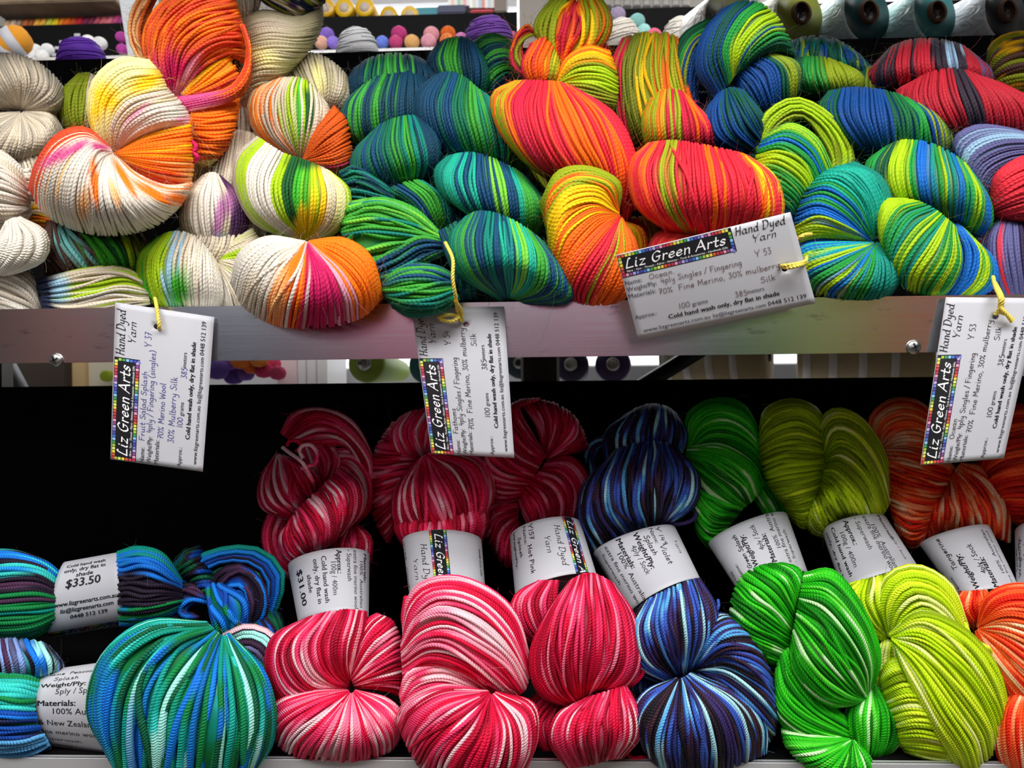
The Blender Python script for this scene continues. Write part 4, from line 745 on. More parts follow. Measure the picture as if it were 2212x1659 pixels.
r, b = skein('yarn_skein', 'crimson and pink marled skein with the $31.00 band, leftmost of the upright ones', [
 (15, PINKP, [[(608,936),(636,892),(700,884),(762,912),(802,985),(806,1045)], [(620,946),(680,905),(740,925),(795,990),(800,1050)], [(632,952),(690,932),(745,945),(785,1000),(795,1060)], [(645,958),(700,962),(750,965),(775,1010),(780,1075)]], FAN(thick=.7, e=.4, b0=-60, b1=70)),
 (15.5, PINKP, [[(725,972),(775,975),(808,1035),(802,1095),(755,1145)], [(730,995),(765,1008),(790,1055),(782,1105),(750,1145)], [(735,1010),(752,1035),(765,1080),(758,1115),(745,1145)]], dict(thick=.8, e=.2)),
 (16, PINKP, [[(650,960),(660,1000),(690,1055)], [(690,955),(712,1000),(698,1050)], [(720,965),(738,1000),(705,1045)]], {}),
 (14.5, PINKP, [[(600,978),(564,1035),(566,1095),(632,1125)], [(600,980),(585,1035),(600,1085),(640,1115)], [(602,982),(615,1030),(632,1070),(658,1095)], [(605,984),(645,1010),(668,1040),(678,1070)], [(610,984),(655,1005),(685,1030),(692,1055)]], dict(b0=-55, b1=70, thick=.7, stray=6)),
 (13.4, PINKP, [[(738,1012),(775,1045),(780,1100),(742,1152)], [(718,1030),(748,1060),(750,1110),(730,1160)], [(698,1050),(722,1085),(730,1125),(718,1172)], [(672,1075),(696,1105),(708,1142),(702,1182)], [(648,1098),(668,1128),(682,1158),(684,1190)], [(632,1118),(634,1150),(650,1180),(668,1200)], [(625,1130),(605,1165),(618,1205),(650,1222)]], dict(b0=-68, b1=62, thick=.62)),
 (15, PINKP, [[(588,1095),(568,1150),(578,1200),(620,1250)], [(605,1110),(590,1155),(600,1205),(640,1240)], [(630,1125),(612,1165),(625,1205),(660,1225)]], {}),
 (14.6, PINKP, [[(748,1146),(725,1165),(715,1205)], [(758,1140),(755,1170),(752,1210)], [(768,1132),(800,1165),(798,1215)]], {}),
 (3.4, PINKP, [[(655,1340),(592,1375),(575,1440),(600,1515),(680,1525),(754,1498)], [(680,1330),(625,1385),(622,1440),(665,1490),(752,1490)], [(715,1322),(675,1385),(682,1440),(720,1475),(754,1484)], [(750,1318),(728,1385),(730,1440),(756,1478)], [(790,1322),(782,1370),(765,1430),(758,1472)]], dict(b0=-60, b1=76, thick=.66, e=.3, M=24)),
 (2.4, PINKL, [[(750,1492),(670,1492),(605,1510),(586,1545)], [(752,1495),(680,1520),(615,1560),(596,1600)], [(754,1498),(700,1560),(655,1610),(640,1642)], [(757,1500),(735,1570),(715,1620),(705,1650)], [(760,1500),(770,1570),(775,1620),(772,1650)], [(764,1497),(805,1550),(830,1595),(835,1630)], [(768,1492),(835,1510),(870,1545),(868,1590)]], FAN(e=.8, thick=.62, bow=.1, M=24)),
 (3, PINKP, [[(757,1462),(772,1390),(790,1345),(815,1328)], [(759,1464),(790,1400),(830,1360),(848,1345)], [(762,1470),(810,1430),(850,1400),(868,1395)], [(765,1478),(820,1460),(860,1450),(874,1450)], [(768,1486),(820,1490),(860,1500),(875,1520)]], FAN(e=.7, thick=.7)),
], M_PLY, LO, 30, 7.6)
paper_band(r, b, [(622,1224),(646,1354)], [(798,1200),(796,1338)], 26, 12, 6.5, [
 ('$31.00',641,1233,80,14,'b',K_,1), ('shade',663,1243,40,9,'b',G_,1), ('only, dry flat in',676,1208,98,9,'b',G_,1), ('Cold hand wash',693,1202,102,9,'b',G_,1),
 ('100g / 400m',714,1214,72,9.5,'r',G_,1), ('Approx.:',726,1184,51,9.5,'b',K_,1), ('- Superwash',749,1184,67,9,'r',G_,1), ('extra fine merino wool',763,1188,124,9,'r',G_,1), ('100%  Australian',777,1212,98,9,'r',G_,1), ('Materials:',785,1196,60,9,'b',K_,1)])
strand('loose_end', [(610,966,9.5),(628,980,9.2),(648,994,8.8),(662,1012,8.8),(676,1040,9.5)], 4.2, 'cwhite', M_PLY, r, b, cols=[(0,'cwhite'),(.5,'cwhite'),(.8,'clpink'),(1,'cpink')])
strand('loose_end', [(655,990,8.8),(647,974,8.8),(655,962,8.8),(672,962,8.8),(684,978,8.8),(682,1000,9),(664,1008,9.2),(652,1012,9.6)], 4.2, 'cwhite', M_PLY, r, b, cols=[(0,'cwhite'),(.4,'cwhite'),(.7,'cpink'),(1,'clpink')])
strand('loose_end', [(620,962,10),(626,953,9.8),(644,952,9.8),(650,964,10),(640,974,10.4)], 4, 'cred', M_PLY, r, b)

r, b = skein('yarn_skein', 'candy pink and white striped skein whose big lower lobe hides most of its band', [
 (16.5, HOT, [[(900,965),(862,930),(850,915)], [(900,980),(845,965),(818,960)], [(898,1000),(840,1005),(803,1010)], [(890,1030),(840,1050),(801,1065)], [(885,1060),(850,1090),(812,1125)], [(885,1080),(860,1130),(838,1170)]], FAN(thick=.6, e=.6)),
 (16, PINKL, [[(866,902),(844,940),(862,990),(905,1000)], [(895,888),(872,930),(885,970),(912,992)], [(930,884),(905,930),(908,965),(916,988)], [(960,886),(950,920),(935,960),(922,985)], [(990,900),(985,940),(960,970),(928,985)]], dict(b0=-60, thick=.8)),
 (17, HOT, [[(985,900),(1010,950),(1000,1000)], [(1010,920),(1040,960),(1040,1020)]], {}),
 (13.4, PINKP, [[(905,994),(860,1050),(850,1110),(868,1160)], [(908,992),(880,1050),(882,1110),(905,1158)], [(913,988),(915,1050),(930,1110),(950,1150)], [(920,984),(955,1030),(980,1090),(992,1140)], [(928,980),(1000,1010),(1030,1070),(1025,1130)], [(935,978),(1035,990),(1068,1050),(1050,1120)]], FAN(e=.5, thick=.6, b1=78, stray=5)),
 (15, HOT, [[(870,1100),(855,1140),(880,1190)], [(950,1120),(950,1150),(950,1190)], [(1040,1070),(1052,1120),(1035,1180)]], {}),
 (4, HOT, [[(875,1290),(868,1340),(880,1390)], [(900,1290),(900,1340),(900,1390)]], dict(fuzz=5)),
 (1.6, PINKL, [[(872,1380),(880,1300),(915,1258),(985,1246),(1060,1275),(1115,1330),(1146,1430)], [(868,1390),(895,1330),(950,1295),(1030,1315),(1095,1375),(1140,1470)], [(868,1410),(910,1365),(970,1350),(1040,1385),(1095,1430),(1132,1490)], [(870,1435),(920,1400),(970,1400),(1030,1430),(1080,1470),(1115,1500)], [(872,1465),(915,1440),(960,1445),(1010,1465),(1050,1490),(1080,1505)]], dict(b0=-66, b1=74, thick=.66, e=.35, M=24, stray=10)),
 (.4, mixw((2, 'clpink'), (2, 'cwhite'), (1, 'cpink')), [[(864,1500),(885,1450),(960,1434),(1035,1478)], [(868,1515),(900,1475),(960,1462),(1035,1490)], [(872,1530),(910,1500),(960,1490),(1030,1502)]], dict(thick=.9)),
 (-.6, PINKP, [[(1052,1494),(960,1482),(885,1510),(858,1550)], [(1054,1496),(960,1515),(900,1555),(876,1600)], [(1056,1499),(990,1555),(935,1610),(910,1660)], [(1058,1501),(1030,1580),(990,1640),(965,1700)], [(1061,1503),(1070,1580),(1055,1650),(1030,1715)], [(1066,1501),(1120,1560),(1125,1630),(1090,1700)], [(1072,1496),(1150,1520),(1160,1590),(1135,1660)]], FAN(e=.75, thick=.62, bow=.1, M=26, stray=4)),
], M_PLY, LO, 30, 8)
paper_band(r, b, [(870,1168),(892,1345)], [(1040,1168),(1052,1330)], 24, 12, 6, [
 ('Hand Dyed',909,1174,98,13,'c',K_,1), ('Yarn',893,1207,46,12,'c',K_,1), ('Y158  Candycane',872,1172,150,9,'p',DP,1), ('0448 512 139',1033,1186,60,7,'b',K_,1)], banner=((926,1146), 34, 1))

r, b = skein('yarn_skein', 'hot pink skein with a handwritten band and a loose curl at its right', [
 (17, HOT, [[(1165,862),(1120,880),(1150,940),(1178,985)], [(1120,868),(1095,905),(1130,960),(1172,992)], [(1080,900),(1068,950),(1110,995),(1158,1018)], [(1058,960),(1050,1005),(1090,1035),(1142,1045)], [(1046,1030),(1042,1070),(1075,1085),(1122,1078)]], dict(b0=-75, b1=60, thick=.7)),
 (17, HOT, [[(1176,988),(1160,920),(1130,872)], [(1178,988),(1195,920),(1180,868)], [(1180,990),(1225,935),(1228,890)], [(1182,992),(1245,955),(1255,925)], [(1184,994),(1245,975),(1268,965)]], FAN(e=.6)),
 (16.4, HOT, [[(1182,998),(1235,990),(1272,1040),(1262,1120)], [(1170,1015),(1215,1025),(1240,1065),(1232,1130)], [(1152,1035),(1188,1055),(1205,1090),(1200,1135)], [(1135,1058),(1158,1085),(1168,1110),(1170,1135)], [(1122,1080),(1132,1110),(1140,1130),(1145,1150)]], dict(b0=-64, thick=.75)),
 (17, HOT, [[(1124,1082),(1070,1075),(1042,1110)], [(1120,1100),(1072,1120),(1052,1160)], [(1118,1120),(1090,1160),(1085,1215)], [(1122,1130),(1115,1170),(1112,1225)]], FAN(e=.6)),
 (5, HOT, [[(1165,1255),(1112,1290),(1108,1350),(1160,1400)], [(1185,1255),(1150,1300),(1155,1350),(1180,1400)], [(1205,1255),(1200,1300),(1200,1350),(1200,1390)]], dict(twist=.5)),
 (1.8, HOT, [[(1232,1255),(1180,1330),(1146,1420),(1168,1500),(1245,1530)], [(1245,1248),(1205,1330),(1190,1420),(1210,1490),(1250,1525)], [(1262,1240),(1250,1330),(1245,1420),(1250,1490),(1258,1520)], [(1285,1240),(1300,1330),(1300,1420),(1280,1480),(1264,1518)], [(1310,1252),(1340,1330),(1345,1420),(1320,1470),(1268,1515)], [(1325,1262),(1372,1340),(1385,1430),(1350,1485),(1272,1514)]], dict(b0=-70, b1=76, thick=.6, e=.35, M=26, stray=7)),
 (.6, PINKP, [[(1262,1512),(1205,1545),(1188,1600),(1225,1658)], [(1275,1506),(1235,1550),(1225,1600),(1248,1655)], [(1300,1498),(1275,1550),(1270,1600),(1280,1650)], [(1330,1488),(1325,1540),(1325,1595),(1312,1640)], [(1350,1478),(1380,1540),(1382,1590),(1345,1635)]], dict(b0=-64, b1=76, thick=.72)),
 (3, HOT, [[(1170,1490),(1138,1530),(1145,1590),(1190,1650)], [(1195,1520),(1170,1560),(1180,1610),(1210,1655)], [(1225,1530),(1205,1580),(1210,1620),(1225,1660)]], dict(thick=.8)),
], M_PLY, LO, 30, 7.6)
paper_band(r, b, [(1102,1162),(1114,1296)], [(1254,1130),(1291,1250)], 26, 12.5, 7.5, [
 ('Hand Dyed',1197,1133,92,12,'c',K_,1), ('Yarn',1176,1158,38,11,'c',K_,1), ('Y157',1139,1122,33,10,'p',DP,1), ('Name:',1127,1128,38,8,'r',K_,1), ('Hot Pink',1140,1178,62,9,'p',DP,1),
 ('Splash',1119,1161,44,8,'p',DP,1), ('Weight/Ply:',1108,1148,76,7,'b',K_,1)], banner=((1213,1114), 31, 1))
strand('loose_end', [(1350,1388,0),(1380,1418,-.2),(1389,1452,0),(1366,1479,.4),(1352,1482,1)], 4.5, 'cred', M_PLY, r, b)
strand('loose_end', [(1344,1395,-.2),(1370,1424,-.4),(1379,1450,-.2),(1358,1472,.2)], 4.5, 'cpink', M_PLY, r, b)
strand('loose_end', [(1362,1582,1),(1352,1602,.6),(1354,1626,.6),(1368,1638,.4),(1384,1636,.4),(1398,1638,.6)], 4.5, 'cred', M_PLY, r, b)

r, b = skein('yarn_skein', 'violet, navy and pale blue skein with a handwritten band, right of the hot pink one', [
 (17.5, VIOD, [[(1352,898),(1308,940),(1312,1010)], [(1378,882),(1345,940),(1350,1000)], [(1408,874),(1390,930),(1392,985)], [(1440,880),(1445,930),(1435,985)], [(1460,895),(1482,940),(1470,990)]], {}),
 (18.5, VIOD, [[(1335,925),(1272,955),(1262,1020),(1270,1060)], [(1335,960),(1295,980),(1290,1030),(1290,1060)]], dict(gap=1.3, loose=1.4)),
 (15, VIO, [[(1318,990),(1262,1050),(1252,1130),(1285,1205)], [(1330,975),(1290,1045),(1288,1110),(1325,1170)], [(1358,962),(1335,1030),(1335,1095),(1365,1145)], [(1395,955),(1385,1020),(1385,1080),(1398,1135)], [(1430,956),(1438,1010),(1430,1070),(1418,1130)], [(1455,965),(1485,1015),(1475,1075),(1432,1130)], [(1468,978),(1508,1030),(1500,1090),(1440,1135)]], dict(b0=-68, b1=66, thick=.62, stray=8, M=22)),
 (17, VIOD, [[(1430,1120),(1470,1100),(1500,1080)], [(1440,1140),(1475,1125),(1500,1105)]], dict(fuzz=5)),
 (4, VIOD, [[(1365,1440),(1350,1480),(1370,1520)], [(1420,1460),(1420,1490),(1420,1520)], [(1460,1470),(1465,1490),(1460,1510)]], {}),
 (2.4, VIO, [[(1388,1308),(1350,1370),(1362,1440),(1455,1485)], [(1408,1292),(1382,1360),(1400,1425),(1458,1470)], [(1435,1278),(1425,1345),(1440,1405),(1466,1462)], [(1465,1264),(1470,1325),(1478,1390),(1476,1458)], [(1492,1254),(1510,1315),(1512,1380),(1486,1450)], [(1510,1250),(1545,1315),(1542,1385),(1496,1442)]], dict(b0=-62, b1=76, thick=.7, M=22)),
 (2.6, VIO, [[(1500,1440),(1515,1370),(1545,1328),(1575,1330)], [(1503,1441),(1545,1375),(1590,1355),(1620,1368)], [(1506,1443),(1565,1400),(1625,1405),(1655,1430)], [(1508,1446),(1570,1435),(1640,1470),(1680,1515)], [(1508,1449),(1565,1475),(1625,1530),(1672,1585)], [(1506,1451),(1550,1510),(1600,1575),(1630,1630)]], FAN(e=.6, thick=.66, bow=.08, stray=6)),
 (1.2, VIO, [[(1462,1466),(1400,1490),(1372,1530),(1378,1590)], [(1464,1468),(1415,1530),(1395,1580),(1405,1640)], [(1467,1470),(1445,1540),(1430,1610),(1440,1665)], [(1472,1468),(1480,1550),(1485,1620),(1488,1675)], [(1478,1464),(1525,1540),(1545,1610),(1545,1670)], [(1485,1460),(1570,1530),(1600,1595),(1605,1650)], [(1492,1454),(1600,1500),(1650,1560),(1655,1625)]], FAN(e=.7, thick=.6, bow=.12, M=24, stray=8)),
], M_PLY, LO, 30, 7.6)
paper_band(r, b, [(1283,1198),(1362,1330)], [(1458,1138),(1514,1254)], 20, 13, 7, [
 ('Y 149',1408,1127,45,10,'p',DP,1), ('Name:',1395,1132,37,8,'r',K_,1), ('Violet',1424,1178,48,11,'p',DP,1), ('Splash',1389,1158,50,10,'p',DP,1), ('Weight/Ply:',1359,1143,88,10,'b',K_,1),
 ('4ply / Sock',1362,1180,70,10,'r',G_,1), ('Materials:',1327,1161,70,10,'b',K_,1), ('100%  Australian',1333,1197,118,10,'r',K_,1), ('extra fine merino wool',1305,1182,145,9.5,'r',K_,1),
 ('- Superwash',1295,1190,80,8.5,'r',K_,1), ('Approx.:',1288,1201,56,7,'b',K_,1), ('Yarn',1454,1166,35,10,'c',K_,1)])
strand('loose_end', [(1425,1122,13),(1465,1132,12.5),(1497,1122,12.5),(1504,1100,13),(1494,1070,14)], 4.5, 'vpur', M_PLY, r, b)
strand('loose_end', [(1530,1345,2),(1543,1328,1.6),(1552,1310,1.6),(1551,1296,2)], 3.6, 'vblue', M_PLY, r, b)

r, b = skein('yarn_skein', 'vivid grass green skein with a few white strands', [
 (17, GRN, [[(1484,968),(1484,900),(1535,865),(1600,872),(1642,935)], [(1488,968),(1510,915),(1560,895),(1615,920),(1648,975)], [(1490,970),(1530,935),(1580,935),(1625,965),(1650,1005)], [(1492,972),(1540,960),(1590,975),(1630,1005),(1646,1030)]], FAN(e=.5, thick=.75)),
 (16.6, GRN, [[(1486,968),(1560,962),(1625,1000),(1648,1045)], [(1484,980),(1540,995),(1600,1035),(1625,1080)], [(1484,1000),(1520,1030),(1570,1075),(1605,1095)], [(1488,1030),(1510,1070),(1550,1105),(1590,1115)], [(1492,1065),(1505,1105),(1535,1140),(1570,1140)], [(1500,1100),(1508,1150),(1530,1180),(1550,1190)]], dict(b0=-72, b1=60, thick=.62, stray=6)),
 (18, GRN, [[(1650,995),(1700,1040),(1722,1085),(1712,1125)], [(1640,1025),(1670,1060),(1690,1100),(1690,1130)], [(1620,1060),(1640,1090),(1655,1115),(1665,1135)]], {}),
 (3.6, GRN, [[(1690,1218),(1728,1235),(1738,1295)], [(1650,1222),(1700,1255),(1728,1325)], [(1612,1240),(1670,1280),(1720,1350)], [(1588,1275),(1640,1315),(1712,1375)], [(1580,1320),(1625,1355),(1706,1400)], [(1590,1365),(1640,1400),(1702,1425)], [(1620,1400),(1660,1430),(1700,1445)]], dict(b0=-72, b1=68, thick=.66)),
 (2, mixw((2, 'gdg'), (5, 'ggr'), (3, 'gmid'), (1.4, 'glt'), (.4, 'gpale'), k=2), [[(1738,1240),(1800,1235),(1860,1310),(1900,1410),(1888,1478)], [(1732,1275),(1790,1285),(1855,1360),(1880,1430),(1878,1490)], [(1726,1308),(1780,1340),(1835,1410),(1862,1460),(1872,1500)], [(1720,1340),(1760,1395),(1805,1450),(1840,1490),(1868,1508)], [(1714,1372),(1735,1430),(1775,1480),(1820,1508),(1864,1514)], [(1710,1395),(1712,1450),(1750,1500),(1800,1525),(1858,1520)]], dict(b0=-68, b1=74, thick=.62, M=24, stray=4)),
 (2, GRN, [[(1702,1392),(1722,1440),(1770,1500),(1838,1560)], [(1690,1410),(1705,1465),(1760,1530),(1838,1580)], [(1680,1440),(1690,1500),(1750,1555),(1836,1592)], [(1676,1480),(1685,1535),(1745,1580),(1835,1598)], [(1678,1530),(1695,1570),(1755,1600),(1834,1602)]], dict(b0=-72, b1=74, thick=.7)),
 (1, mixw((1, 'gdg'), (4, 'ggr'), (3, 'gmid'), (1.4, 'glt'), (.5, 'gpale'), k=2), [[(1834,1597),(1770,1588),(1690,1575)], [(1835,1598),(1770,1612),(1700,1612)], [(1837,1600),(1780,1640),(1735,1650)], [(1839,1602),(1815,1650),(1790,1690)], [(1842,1602),(1850,1650),(1850,1700)], [(1845,1600),(1880,1640),(1890,1680)]], FAN(e=.6, thick=.6)),
 (2.6, GRN, [[(1872,1490),(1832,1530),(1835,1590),(1852,1640)], [(1880,1484),(1865,1540),(1868,1600),(1870,1645)], [(1886,1480),(1905,1540),(1905,1600),(1888,1645)], [(1890,1474),(1942,1530),(1952,1590),(1905,1645)]], dict(b0=-62, b1=78, thick=.75)),
], M_PLY, LO, 30, 7.6)
paper_band(r, b, [(1531,1178),(1592,1272)], [(1700,1110),(1746,1240)], 20, 14, 8, [
 ('Materials:',1679,1212,64,10,'b',K_,-1), ('100%  Australian',1688,1182,92,9,'r',K_,-1), ('extra fine merino wool',1711,1214,126,9,'r',K_,-1), ('- Superwash',1722,1216,70,8,'r',K_,-1), ('Weight/Ply:',1640,1222,76,10,'b',K_,-1),
 ('4ply / Sock',1653,1186,58,9.5,'r',K_,-1), ('Name:',1612,1252,40,9,'r',K_,-1), ('Green Splash',1625,1226,84,9,'p',DP,-1), ('Y150',1600,1264,32,9,'p',DP,-1), ('Yarn',1569,1234,36,10,'c',K_,-1)])

r, b = skein('yarn_skein', 'acid lime skein between the grass green and tangerine ones', [
 (18, mixw((2, 'lydk'), (4, 'ly'), (.3, 'lylt')), [[(1642,930),(1655,885),(1710,864),(1765,885),(1785,935)], [(1640,960),(1670,930),(1725,915),(1785,950)], [(1645,1000),(1700,980),(1785,985)], [(1660,1045),(1710,1035),(1782,1020)], [(1690,1085),(1730,1080),(1778,1060)], [(1710,1120),(1740,1140),(1775,1110)]], dict(e=.3, thick=.7)),
 (17.2, mixw((2, 'lydk'), (4, 'ly'), (1, 'lylt'), (.3, 'lypale')), [[(1778,985),(1772,915),(1808,884),(1865,910),(1910,980),(1930,1065)], [(1778,995),(1805,935),(1855,955),(1895,1015),(1918,1090)], [(1776,1005),(1815,985),(1860,1020),(1888,1070),(1900,1115)], [(1774,1020),(1805,1025),(1838,1060),(1862,1100),(1872,1130)], [(1770,1040),(1790,1060),(1810,1090),(1830,1120)], [(1762,1060),(1765,1090),(1775,1120),(1790,1145)], [(1755,1075),(1742,1110),(1755,1150),(1790,1165)]], dict(b0=-68, b1=64, thick=.62, M=22)),
 (3.5, LIM, [[(1850,1258),(1818,1280),(1850,1350),(1918,1390)], [(1872,1252),(1860,1300),(1885,1350),(1918,1380)], [(1898,1246),(1895,1300),(1908,1340),(1920,1372)], [(1920,1240),(1925,1290),(1920,1330),(1922,1366)]], {}),
 (2.4, LIM, [[(1920,1372),(1895,1300),(1920,1240),(1985,1222),(2055,1265),(2090,1350)], [(1922,1374),(1925,1310),(1965,1268),(2025,1285),(2065,1335),(2085,1385)], [(1924,1376),(1950,1335),(1995,1310),(2040,1335),(2070,1370),(2085,1405)], [(1926,1378),(1965,1360),(2010,1350),(2045,1370),(2070,1395)]], FAN(e=.5, thick=.75)),
 (3, LIM, [[(1890,1400),(1875,1430),(1885,1480),(1905,1500)], [(1915,1385),(1905,1430),(1915,1480),(1930,1510)], [(1935,1385),(1940,1430),(1950,1480),(1960,1510)]], {}),
 (2.6, LIM, [[(1900,1455),(1930,1425),(1980,1430),(2030,1470)], [(1905,1490),(1950,1470),(2000,1480),(2050,1510)], [(1918,1525),(1965,1510),(2015,1520),(2060,1545)], [(1930,1560),(1975,1550),(2025,1560),(2070,1580)], [(1940,1595),(1990,1590),(2040,1600),(2080,1615)], [(1955,1625),(2005,1640),(2050,1645),(2085,1640)]], dict(e=.2, thick=.6)),
 (1.4, LIM, [[(1922,1370),(1990,1322),(2085,1360),(2158,1450),(2182,1550)], [(1924,1374),(2000,1365),(2090,1430),(2145,1515),(2165,1590)], [(1926,1378),(1995,1410),(2070,1490),(2125,1570),(2140,1630)], [(1928,1382),(1985,1440),(2045,1530),(2095,1605),(2110,1660)], [(1930,1386),(1970,1460),(2020,1550),(2065,1620),(2085,1665)], [(1932,1390),(1955,1465),(1995,1550),(2035,1615),(2060,1655)]], dict(b0=-66, b1=78, thick=.5, e=.4, M=26, stray=4)),
], M_PLY, LO, 30, 7.6)
paper_band(r, b, [(1776,1150),(1823,1284)], [(1913,1116),(1988,1232)], 18, 14.5, 8, [
 ('Cold hand wash',1794,1141,112,9,'b',K_,1), ('only, dry flat in',1785,1152,106,8,'b',K_,1), ('100g / 400m',1814,1152,80,9.5,'r',G_,1), ('Approx.:',1816,1115,58,10,'b',K_,1), ('- Superwash',1838,1110,76,9,'r',G_,1),
 ('extra fine merino wool',1856,1104,140,9.5,'r',K_,1), ('100%  Australian',1880,1134,106,9.5,'r',K_,1), ('Materials:',1893,1112,62,8,'b',K_,1), ('4ply / Sock',1924,1158,60,6,'r',K_,1)])
strand('loose_end', [(2085,1345,0),(2095,1370,-.2),(2118,1390,0),(2135,1400,0),(2142,1412,.4)], 4.5, 'lylt', M_PLY, r, b)

r, b = skein('yarn_skein', 'tangerine and pale orange skein behind the far right tag', [
 (18, TAN, [[(1892,965),(1880,905),(1925,866),(1985,870),(2030,915)], [(1895,968),(1915,920),(1965,905),(2035,940)], [(1900,972),(1940,950),(1990,950),(2045,975)], [(1905,975),(1950,975),(2000,985),(2055,1005)]], FAN(e=.4, thick=.8)),
 (17.6, TAN, [[(1905,970),(1970,972),(2030,995),(2062,1010)], [(1905,1000),(1960,1015),(2020,1035),(2052,1040)], [(1912,1040),(1960,1060),(2010,1070),(2040,1068)], [(1920,1080),(1965,1100),(2005,1105),(2025,1095)], [(1930,1120),(1965,1145),(1995,1140),(2010,1120)], [(1940,1150),(1965,1180),(1985,1175),(2000,1150)]], dict(b0=-70, b1=62, thick=.66)),
 (17, TAN, [[(2075,1002),(2130,1015),(2178,1080),(2178,1170)], [(2068,1012),(2115,1045),(2150,1100),(2152,1160)], [(2062,1022),(2090,1065),(2110,1110),(2112,1150)], [(2055,1035),(2062,1075),(2070,1110),(2070,1145)], [(2045,1055),(2035,1085),(2032,1115),(2032,1145)], [(2035,1070),(2012,1095),(2002,1130),(2005,1160)]], dict(b0=-62, b1=66, thick=.7)),
 (3.5, TAN, [[(2078,1280),(2062,1310),(2085,1345),(2108,1360)], [(2100,1278),(2098,1310),(2105,1335),(2112,1352)], [(2130,1276),(2135,1300),(2125,1330),(2116,1346)]], {}),
 (2.4, TAN, [[(2112,1352),(2130,1290),(2190,1262),(2290,1275)], [(2114,1355),(2160,1315),(2220,1310),(2300,1330)], [(2115,1358),(2170,1360),(2235,1385),(2310,1410)], [(2114,1361),(2165,1400),(2220,1450),(2290,1500)], [(2112,1363),(2145,1420),(2190,1480),(2250,1550)], [(2108,1364),(2120,1430),(2150,1490),(2190,1540)]], FAN(e=.4, thick=.6)),
 (1.6, TAN, [[(2195,1480),(2158,1540),(2150,1610),(2175,1680)], [(2220,1478),(2195,1540),(2195,1610),(2205,1680)], [(2250,1478),(2240,1540),(2240,1610),(2245,1690)], [(2290,1480),(2310,1540),(2310,1610),(2300,1690)]], dict(thick=.7)),
], M_PLY, LO, 30, 7.6)
paper_band(r, b, [(1987,1178),(2069,1292)], [(2137,1136),(2206,1278)], 14, 14, 8, [
 ('Name:',2077,1276,40,9,'r',K_,-1), ('Tangerine',2070,1230,82,10,'p',DP,-1), ('155',2054,1262,34,10,'p',DP,-1), ('Weight/Ply:',2120,1272,88,11,'b',K_,-1), ('4ply / Sock',2132,1238,72,10,'r',K_,-1),
 ('Materials:',2162,1272,72,11,'b',K_,-1), ('100%  Australian',2170,1238,100,8,'r',K_,-1), ('extra fine merino wool',2196,1276,130,6,'r',K_,-1), ('Yarn',2022,1230,36,10,'c',K_,-1)])
r, b = skein('yarn_skein', 'dark scarlet skein cut off by the right edge, beside the tangerine one', [
 (19, RED, [[(2110,990),(2120,915),(2180,880),(2280,885)], [(2112,1020),(2150,965),(2220,945),(2300,950)], [(2118,1050),(2170,1020),(2240,1010),(2300,1010)], [(2130,1080),(2180,1070),(2250,1070),(2300,1070)], [(2150,1110),(2200,1130),(2260,1130),(2300,1120)]], dict(e=.4)),
 (5, RED, [[(2195,1270),(2200,1300),(2210,1330)], [(2260,1250),(2270,1300),(2270,1340)]], dict(fuzz=5)),
], M_PLY, LO, 20, 9)
paper_band(r, b, [(2192,1150),(2196,1285)], [(2330,1140),(2335,1270)], 26, 14, 8, [('Weight/Ply:',2207,1245,85,9,'b',K_,-1), ('Splash',2199,1235,50,9,'p',DP,-1), ('4ply / Sock',2220,1240,72,9,'r',K_,-1)])

